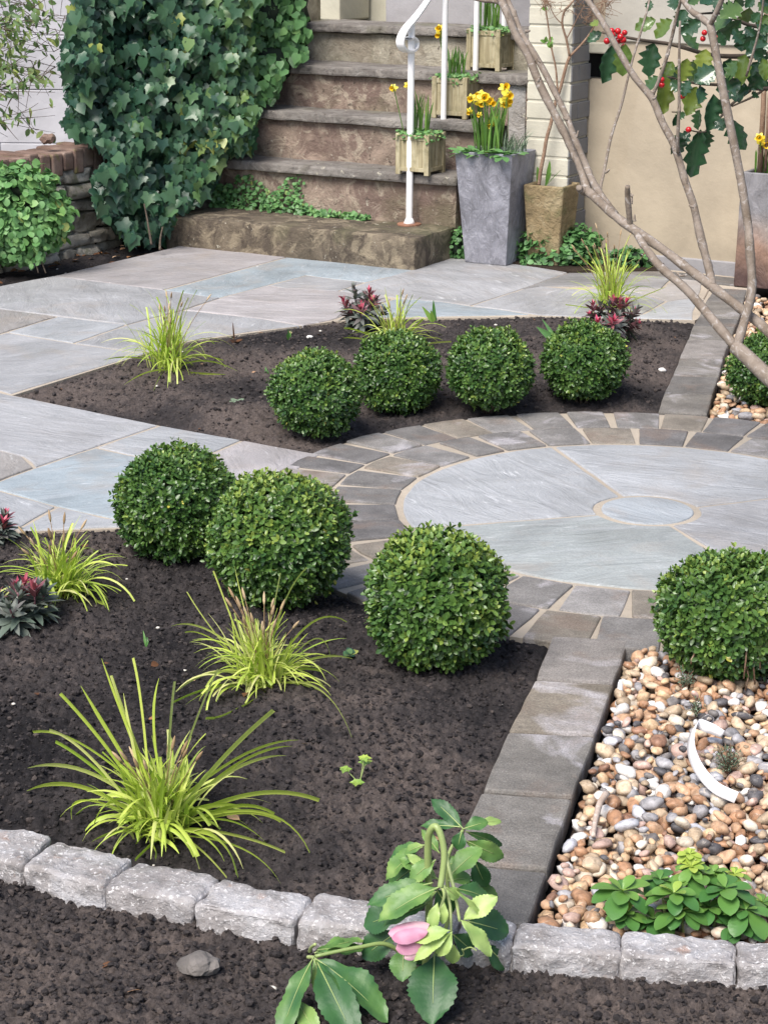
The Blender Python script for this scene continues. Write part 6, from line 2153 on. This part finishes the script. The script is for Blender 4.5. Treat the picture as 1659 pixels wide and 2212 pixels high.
tw = [px_tube([(1163, 402), (1167, 370), (1174, 335), (1180, 300), (1190, 264), (1200, 220), (1210, 190), (1222, 144), (1230, 122)], SYP, 0.0085, 0.0065),
      px_tube([(1230, 122), (1223, 86), (1214, 52), (1219, 24), (1238, 2), (1250, -20)], SYP, 0.0055, 0.003, Y1=SYP - .05), px_tube([(1230, 122), (1257, 94), (1275, 70), (1290, 40), (1300, 10)], SYP, 0.005, 0.003, Y1=SYP + .05),
      px_tube([(1204, 200), (1200, 148), (1190, 100), (1182, 44), (1177, 14), (1174, -20)], SYP, 0.0045, 0.0025, Y1=SYP - .03), px_tube([(1222, 86), (1236, 60), (1248, 36), (1262, 10)], SYP, 0.003, 0.0015), px_tube([(1214, 52), (1200, 38), (1190, 20), (1180, -5)], SYP, 0.0025, 0.0015)]
r = np.random.default_rng(121)
for (x, y, m_) in ((1177, 6, 30), (1240, 0, 16), (1290, 25, 34), (1262, 40, 12), (1222, 20, 10), (1310, 10, 26)):
    for i in range(m_):
        x1, y1 = x + r.normal(0, 22), y - r.uniform(-28, 30)
        xm, ym = (x + x1) / 2 + r.normal(0, 5), (y + y1) / 2 + r.normal(0, 5)
        tw.append(px_tube([(x + r.normal(0, 6), y + r.normal(0, 6)), (xm, ym), (x1, y1)], SYP + r.normal(0, .03), 0.0012, 0.0007, 4, 4))
build('branches', tw, M['twig'], sap)
lv = []
for (x, y) in ((1182, 98), (1178, 92), (1190, 104), (1185, 90), (1181, 22)):
    for k in range(4):
        lv.append(scatter(OVAL_LEAF, [atY(x, y, SYP - 0.01)], [[r.normal(0, 1), r.normal(0, .5), 0.8]], [[0, -1, .5]], [r.uniform(0.012, 0.028)], [r.uniform(0.5, 1)]))
for dx, dy, ww in ((1187, 347, 0.018), (1160, 360, 0.02), (1190, 372, 0.008), (1212, 366, 0.003)):
    e = atY(dx, dy, SYP)
    b = atY(1178 if dx > 1170 else 1162, 402, SYP)
    lv.append(ribbon(bez(b, (b + e) / 2 + [0.006, 0, 0.01], e, 8), ww, [1, 0.2, 0], 0.3, 0.5, False, 0.4))
build('buds_and_leaves', lv, M['daffleaf'], sap)

# ground cover round the pots
p = at(1216, 576, 0)
mound('ground_cover', (p[0], p[1] + 0.07, 0.045), (0.185, 0.085, 0.12), 1500, (0.018, 0.032), ROUND_LEAF, 'creeper', 'leafy green ground cover in front of the ochre pot', 'ground cover', 131, 0.28, 0, zmin=0.0)
p = at(1360, 580, 0)
mound('ground_cover', (p[0], p[1] + 0.03, 0.025), (0.095, 0.05, 0.055), 420, (0.014, 0.026), ROUND_LEAF, 'creeper', 'small dark clump of ground cover at the foot of the beige wall', 'ground cover', 132, 0.15, 0, zmin=0.0)
p = at(987, 560, 0)
mound('ground_cover', (p[0], p[1] + 0.05, 0.05), (0.045, 0.05, 0.085), 260, (0.014, 0.024), ROUND_LEAF, 'creeper', 'narrow green weed squeezed between the bottom step and the slate planter', 'ground cover', 133, 0.3, 0, zmin=0.0)
bm = bmesh.new()
prism(bm, [q[:2] for q in G([(985, 552), (1010, 560), (1130, 572), (1232, 590), (1440, 588), (1420, 540), (1000, 520)])], -0.1, 0.006)
tag(bmobj('soil_bed', bm, M['potsoil']), kind='structure')

# ------------------------------------------------------------------ bare shrub with branches across the picture
bs = thing('bare_shrub', np.array([1.02, 3.62, -0.02]), 'bare leafless shrub leaning in from the right with long grey branches', 'shrub')
BY = {'a': 3.95}
trunk = [np.array([1.02, 3.62, -0.04]), np.array([1.00, 3.66, 0.16]), np.array([0.93, 3.74, 0.33]), atY(1735, 885, 3.80), atY(1659, 815, 3.86), atY(1609, 768, 3.90), atY(1586, 748, 3.92)]
P = smooth_path(trunk, 8)
br = [tube(P, np.linspace(0.021, 0.0145, len(P)), 10)]


def bpx(L, Y0, Y1, r0, r1, jit=0.0012, knob=0):
    k = len(L)
    P = smooth_path([atY(x, y, Y0 + (Y1 - Y0) * i / (k - 1)) for i, (x, y) in enumerate(L)], 6)
    m = len(P)
    rr = 0.92 * np.linspace(r0, r1, m) * (1 + 0.10 * fbm(np.c_[np.arange(m) * 0.55, np.full(m, r0 * 900), np.zeros(m)], 2, 3))
    return tube(P, rr, 9)


br += [bpx([(1586, 748), (1539, 692), (1483, 627), (1426, 577), (1393, 534), (1375, 507)], 3.92, 4.10, 0.0115, 0.0085),
       bpx([(1735, 800), (1659, 717), (1609, 675), (1533, 616), (1483, 579), (1432, 540), (1378, 503), (1328, 467), (1286, 428), (1266, 411)], 3.90, 4.22, 0.0115, 0.0105),
       bpx([(1268, 412), (1262, 386), (1250, 350), (1244, 340), (1220, 290), (1194, 240), (1166, 184), (1140, 120), (1114, 76), (1094, 26), (1082, 0), (1070, -30)], 4.22, 4.45, 0.0115, 0.0085),
       bpx([(1330, 466), (1300, 425), (1278, 388), (1262, 350), (1240, 298), (1226, 258), (1206, 216), (1178, 160), (1146, 104), (1124, 68), (1110, 32), (1096, 0), (1090, -20)], 4.16, 4.48, 0.0085, 0.007),
       bpx([(1090, 12), (1070, 3), (1040, 0), (1010, -8)], 4.44, 4.5, 0.006, 0.005), bpx([(1266, 415), (1254, 410), (1250, 405)], 4.22, 4.2, 0.011, 0.0075),
       bpx([(1536, 618), (1535, 604), (1530, 579), (1511, 506), (1497, 444), (1480, 394), (1457, 318), (1430, 265), (1407, 212), (1371, 168), (1337, 112), (1306, 56), (1286, 25), (1262, -8)], 4.0, 4.25, 0.0105, 0.0065),
       bpx([(1407, 210), (1430, 153), (1448, 90), (1461, 34), (1470, 0), (1474, -20)], 4.17, 4.1, 0.0045, 0.003), bpx([(1464, 330), (1463, 300), (1466, 225), (1466, 135), (1468, 45)], 4.1, 4.05, 0.0045, 0.0025),
       bpx([(1590, 750), (1606, 697), (1623, 627), (1618, 529), (1615, 489), (1604, 416), (1594, 360), (1576, 270), (1560, 191), (1545, 113), (1533, 52)], 3.92, 4.05, 0.0105, 0.0090),
       bpx([(1534, 56), (1511, 36), (1495, 26), (1477, 5), (1468, -10)], 4.05, 4.1, 0.0075, 0.0055), bpx([(1533, 55), (1542, 36), (1558, 0), (1564, -20)], 4.05, 4.0, 0.0065, 0.005),
       bpx([(1297, 436), (1297, 402), (1304, 371), (1320, 293), (1342, 225), (1364, 135), (1394, 34), (1404, -10)], 4.2, 4.35, 0.0040, 0.0025), bpx([(1360, 490), (1359, 470), (1355, 425), (1355, 402)], 4.13, 4.1, 0.0075, 0.0060),
       bpx([(1530, 626), (1523, 640), (1514, 656)], 4.0, 3.98, 0.002, 0.0015), bpx([(1462, 590), (1470, 596), (1482, 594)], 4.02, 3.98, 0.003, 0.002), bpx([(1611, 165), (1640, 60), (1650, -20)], 4.05, 4.0, 0.003, 0.002)]
r = np.random.default_rng(141)
kn = [(1114, 36), (1083, 150), (1134, 68), (1244, 296), (1226, 258), (1168, 134), (1206, 216), (1520, 540), (1498, 447), (1480, 397), (1432, 262), (1371, 168), (1408, 214), (1537, 612), (1388, 520), (1362, 440), (1370, 478), (1604, 420), (1563, 200), (1618, 530), (1366, 424), (1306, 372), (1466, 240), (1440, 120), (1160, 176), (1100, 40), (1545, 120)]
for (x, y) in kn:
    a_ = r.uniform(0, 6.28)
    Yk = 4.2 if x < 1400 else 4.05
    br.append(px_tube([(x, y), (x + 6 * math.cos(a_), y - 5 * abs(math.sin(a_))), (x + 11 * math.cos(a_), y - 13 * abs(math.sin(a_)) - 2)], Yk, 0.0042, 0.0016, 3, 6))
build('branches', br, M['bark'], bs)

# ------------------------------------------------------------------ holly reaching in at the top right
hy = thing('holly_tree', np.array([1.78, 5.5, -0.02]), 'holly with glossy spiny leaves and red berries hanging in at the top right', 'holly')
HYY = 4.75
tr = [tube(smooth_path([np.array([1.78, 5.5, -0.1]), np.array([1.74, 5.42, 0.45]), np.array([1.62, 5.25, 0.85]), np.array([1.38, 5.05, 1.04]), atY(1760, 140, 4.9), atY(1659, 118, 4.85)], 7), np.linspace(0.034, 0.010, 36), 9)]
tw = [px_tube([(1700, 122), (1659, 118), (1600, 122), (1530, 118), (1450, 96), (1380, 86), (1300, 70)], 4.88, 0.008, 0.003, Y1=4.72), px_tube([(1700, 185), (1640, 192), (1560, 184), (1500, 180), (1440, 165)], 4.85, 0.006, 0.002, Y1=4.7),
      px_tube([(1690, 60), (1620, 55), (1560, 30), (1500, 30)], 4.85, 0.006, 0.002, Y1=4.7), px_tube([(1620, 195), (1580, 225), (1545, 265), (1520, 285), (1480, 280)], 4.82, 0.004, 0.0016, Y1=4.7), px_tube([(1600, 122), (1585, 160), (1560, 175)], 4.85, 0.004, 0.002),
      px_tube([(1530, 118), (1510, 190), (1495, 240), (1450, 242)], 4.8, 0.003, 0.0015), px_tube([(1690, 150), (1640, 200), (1580, 230)], 4.85, 0.005, 0.002)]
build('trunk', tr, M['bark'], hy)
build('twigs', tw, M['darktwig'], hy)


def holly_tpl(wr=0.5, ns=3, amp=0.35):
    V, T = [(0, 0, 0)], []
    n = 2 * ns + 1
    prev = None
    for i in range(1, n + 1):
        t = i / (n + 1)
        base_ = math.sin(math.pi * t) ** 0.7 * wr / 2
        spine = i % 2 == 1
        h = base_ * (1 + amp) if spine else base_ * (1 - amp * 0.8)
        zt = 0.07 if spine else -0.03
        yv = t + (0.03 if spine else 0)
        b = len(V)
        V += [(-h, yv, zt + 0.15 * h), (-h * 0.5, t, 0.06 * h), (0, t, -0.03), (h * 0.5, t, 0.06 * h), (h, yv, zt + 0.15 * h)]
        for j in range(4):
            if prev is None:
                T.append((0, b + j + 1, b + j))
            else:
                T += [(prev + j, prev + j + 1, b + j + 1), (prev + j, b + j + 1, b + j)]
        prev = b
    b = len(V)
    V.append((0, 1.04, -0.06))
    T += [(prev + j, prev + j + 1, b) for j in range(4)]
    V = np.array(V, float)
    V[:, 2] -= 0.16 * V[:, 1] ** 2
    return V, np.array(T, int)


HLV = [  # base px, tip px, tint  (c7 crop coordinates)
    ((160, 430), (110, 750), 0.35), ((290, 420), (250, 690), 0.6), ((560, 410), (500, 690), 0.38), ((740, 190), (570, 330), 0.66), ((580, 190), (400, 260), 0.66), ((760, 100), (740, -30), 0.3), ((860, 90), (800, 230), 0.3), ((1010, 200), (840, 300), 0.42), ((1400, 190), (1170, 370), 0.45), ((1330, 100), (1150, 250), 0.6),
    ((820, 330), (980, 440), 0.6), ((1060, 470), (1020, 660), 0.95), ((880, 560), (830, 760), 0.9), ((740, 590), (660, 730), 0.6), ((1000, 580), (890, 760), 0.6), ((690, 660), (660, 1050), 0.85), ((780, 640), (720, 760), 0.4), ((1170, 660), (980, 760), 0.4), ((1300, 560), (1220, 700), 0.15), ((1360, 580), (1260, 740), 0.48),
    ((1440, 520), (1370, 780), 0.75), ((1560, 590), (1490, 760), 0.3), ((1659, 330), (1390, 440), 0.3), ((1659, 420), (1480, 500), 0.35), ((1600, 560), (1640, 740), 0.66), ((1500, 480), (1640, 560), 0.3), ((970, 830), (900, 1060), 0.85), ((900, 770), (840, 900), 0.25), ((1130, 900), (1110, 1220), 0.22), ((1210, 950), (1130, 1100), 0.35), ((1000, 1050), (960, 1220), 0.45),
    ((1400, 790), (1200, 860), 0.2), ((1659, 690), (1500, 840), 0.2), ((1480, 850), (1260, 900), 0.15), ((1340, 840), (1380, 960), 0.15), ((1280, 1130), (1400, 1410), 0.2), ((1230, 1130), (1260, 1230), 0.18), ((900, 1270), (790, 1380), 0.25), ((1010, 1240), (930, 1660), 0.22), ((1060, 1240), (1070, 1410), 0.2), ((780, 1100), (760, 1200), 0.2), ((860, 1090), (780, 1120), 0.5),
    ((1020, 830), (1010, 960), 0.3), ((770, 1300), (810, 1480), 0.15), ((600, 730), (480, 850), 0.5), ((720, 780), (820, 850), 0.5), ((1400, 60), (1240, 130), 0.6), ((1250, 20), (1330, 180), 0.3), ((1480, 70), (1420, 230), 0.66), ((1560, 20), (1659, 110), 0.6), ((1000, 40), (1130, -20), 0.3), ((880, 30), (990, -20), 0.55), ((1580, 120), (1500, 200), 0.4), ((1659, 150), (1560, 240), 0.55),
    ((1430, 260), (1510, 330), 0.12), ((1540, 230), (1620, 330), 0.4), ((1340, 340), (1400, 420), 0.2), ((1120, 120), (1210, 60), 0.3), ((1659, 240), (1570, 320), 0.3), ((1580, 420), (1530, 520), 0.2), ((1420, 420), (1340, 300), 0.2), ((1300, 240), (1220, 330), 0.5), ((60, 310), (-60, 380), 0.45), ((20, 250), (-30, 200), 0.75), ((1659, 600), (1600, 700), 0.66), ((1240, 440), (1190, 330), 0.4), ((1500, 880), (1550, 930), 0.2),
    ((1659, 40), (1600, -40), 0.4), ((1520, -20), (1450, 60), 0.4), ((1340, -20), (1400, 70), 0.5), ((1200, -30), (1150, 70), 0.3), ((1600, 780), (1659, 860), 0.15), ((520, 0), (510, 90), 0.5), ((1150, 1130), (1210, 1230), 0.2)]
lv, stk = [], []
r = np.random.default_rng(151)
for (b_, e_, ti) in HLV:
    Y = 4.72 + r.uniform(-0.08, 0.12)
    p0, p1 = atY(1285.7 + .225 * b_[0], .225 * b_[1], Y), atY(1285.7 + .225 * e_[0], .225 * e_[1], Y + r.normal(0, 0.012))
    L = np.linalg.norm(p1 - p0)
    ax = nrm(p1 - p0)
    n0 = nrm(CAM - p0 + ZZ * 1.2)
    n0 = nrm(n0 - ax * (n0 @ ax))
    sd = np.cross(ax, n0)
    rl = r.normal(0, 0.45)
    p1 = p0 + (p1 - p0) * 1.12
    L = np.linalg.norm(p1 - p0)
    wr = min(0.74, 0.044 / max(L, 0.02)) * r.uniform(0.9, 1.15)
    lv.append(scatter(holly_tpl(max(wr, 0.42), 3, r.uniform(0.14, 0.34)), [p0], [p1 - p0], [n0 * math.cos(rl) + sd * math.sin(rl)], [L], [float(np.clip(ti + r.normal(0, .05), 0, 1))]))
    stk.append(tube(np.array([p0 - ax * 0.014 + ZZ * 0.004, p0 + ax * 0.004]), 0.0012, 5))
build('leaves', lv, M['holly'], hy)
V0, T0 = ico(3)
for (x, y) in ((155, 298), (215, 300), (280, 315), (160, 340), (110, 395), (265, 385), (215, 390), (270, 450), (1045, 315), (1030, 372), (1165, 360), (635, 765), (635, 815), (830, 920), (893, 1245), (240, 355)):
    p = atY(1285.7 + .225 * x, .225 * y, 4.66 + r.uniform(-0.01, 0.02))
    b = build('berry', [(V0 * 0.0074 * r.uniform(0.9, 1.1) + p, T0, 0.5)], M['berry'], hy)

# ------------------------------------------------------------------ camera, light, view
cam = bpy.data.cameras.new('camera')
cam.sensor_fit = 'VERTICAL'
cam.sensor_height = 24.0
cam.lens = 24.0 * FPX / IH
cam.clip_start = 0.05
cam.clip_end = 500
co = bpy.data.objects.new('camera', cam)
COL.objects.link(co)
mw = Matrix.Identity(4)
for i in range(3):
    mw[i][0], mw[i][1], mw[i][2], mw[i][3] = RI[i], UP[i], -FW[i], CAM[i]
co.matrix_world = mw
scene.camera = co
cam.dof.use_dof = False
cam.dof.focus_distance = 4.2
cam.dof.aperture_fstop = 11.0

SUN_EL, SUN_AZ = math.radians(52), math.radians(212)   # azimuth clockwise from +Y
w = bpy.data.worlds.new('World')
scene.world = w
w.use_nodes = True
nt = w.node_tree
nt.nodes.clear()
sky = nt.nodes.new('ShaderNodeTexSky')
sky.sky_type = 'NISHITA'
sky.sun_disc = False
sky.sun_elevation = SUN_EL
sky.sun_rotation = SUN_AZ
sky.air_density = 1.0
sky.dust_density = 2.5
sky.ozone_density = 1.0
bg = nt.nodes.new('ShaderNodeBackground')
bg.inputs[1].default_value = 0.09
wo = nt.nodes.new('ShaderNodeOutputWorld')
nt.links.new(sky.outputs[0], bg.inputs[0])
nt.links.new(bg.outputs[0], wo.inputs[0])
sl_ = bpy.data.lights.new('sun', 'SUN')
sl_.energy = 2.4
sl_.angle = math.radians(32)
sl_.color = (1.0, 0.955, 0.89)
so = bpy.data.objects.new('sun', sl_)
COL.objects.link(so)
dirv = Vector((math.sin(SUN_AZ) * math.cos(SUN_EL), math.cos(SUN_AZ) * math.cos(SUN_EL), math.sin(SUN_EL)))
so.rotation_euler = dirv.to_track_quat('Z', 'Y').to_euler()
scene.view_settings.view_transform = 'Standard'
scene.view_settings.look = 'None'
scene.view_settings.exposure = 1.1
scene.view_settings.gamma = 1.0
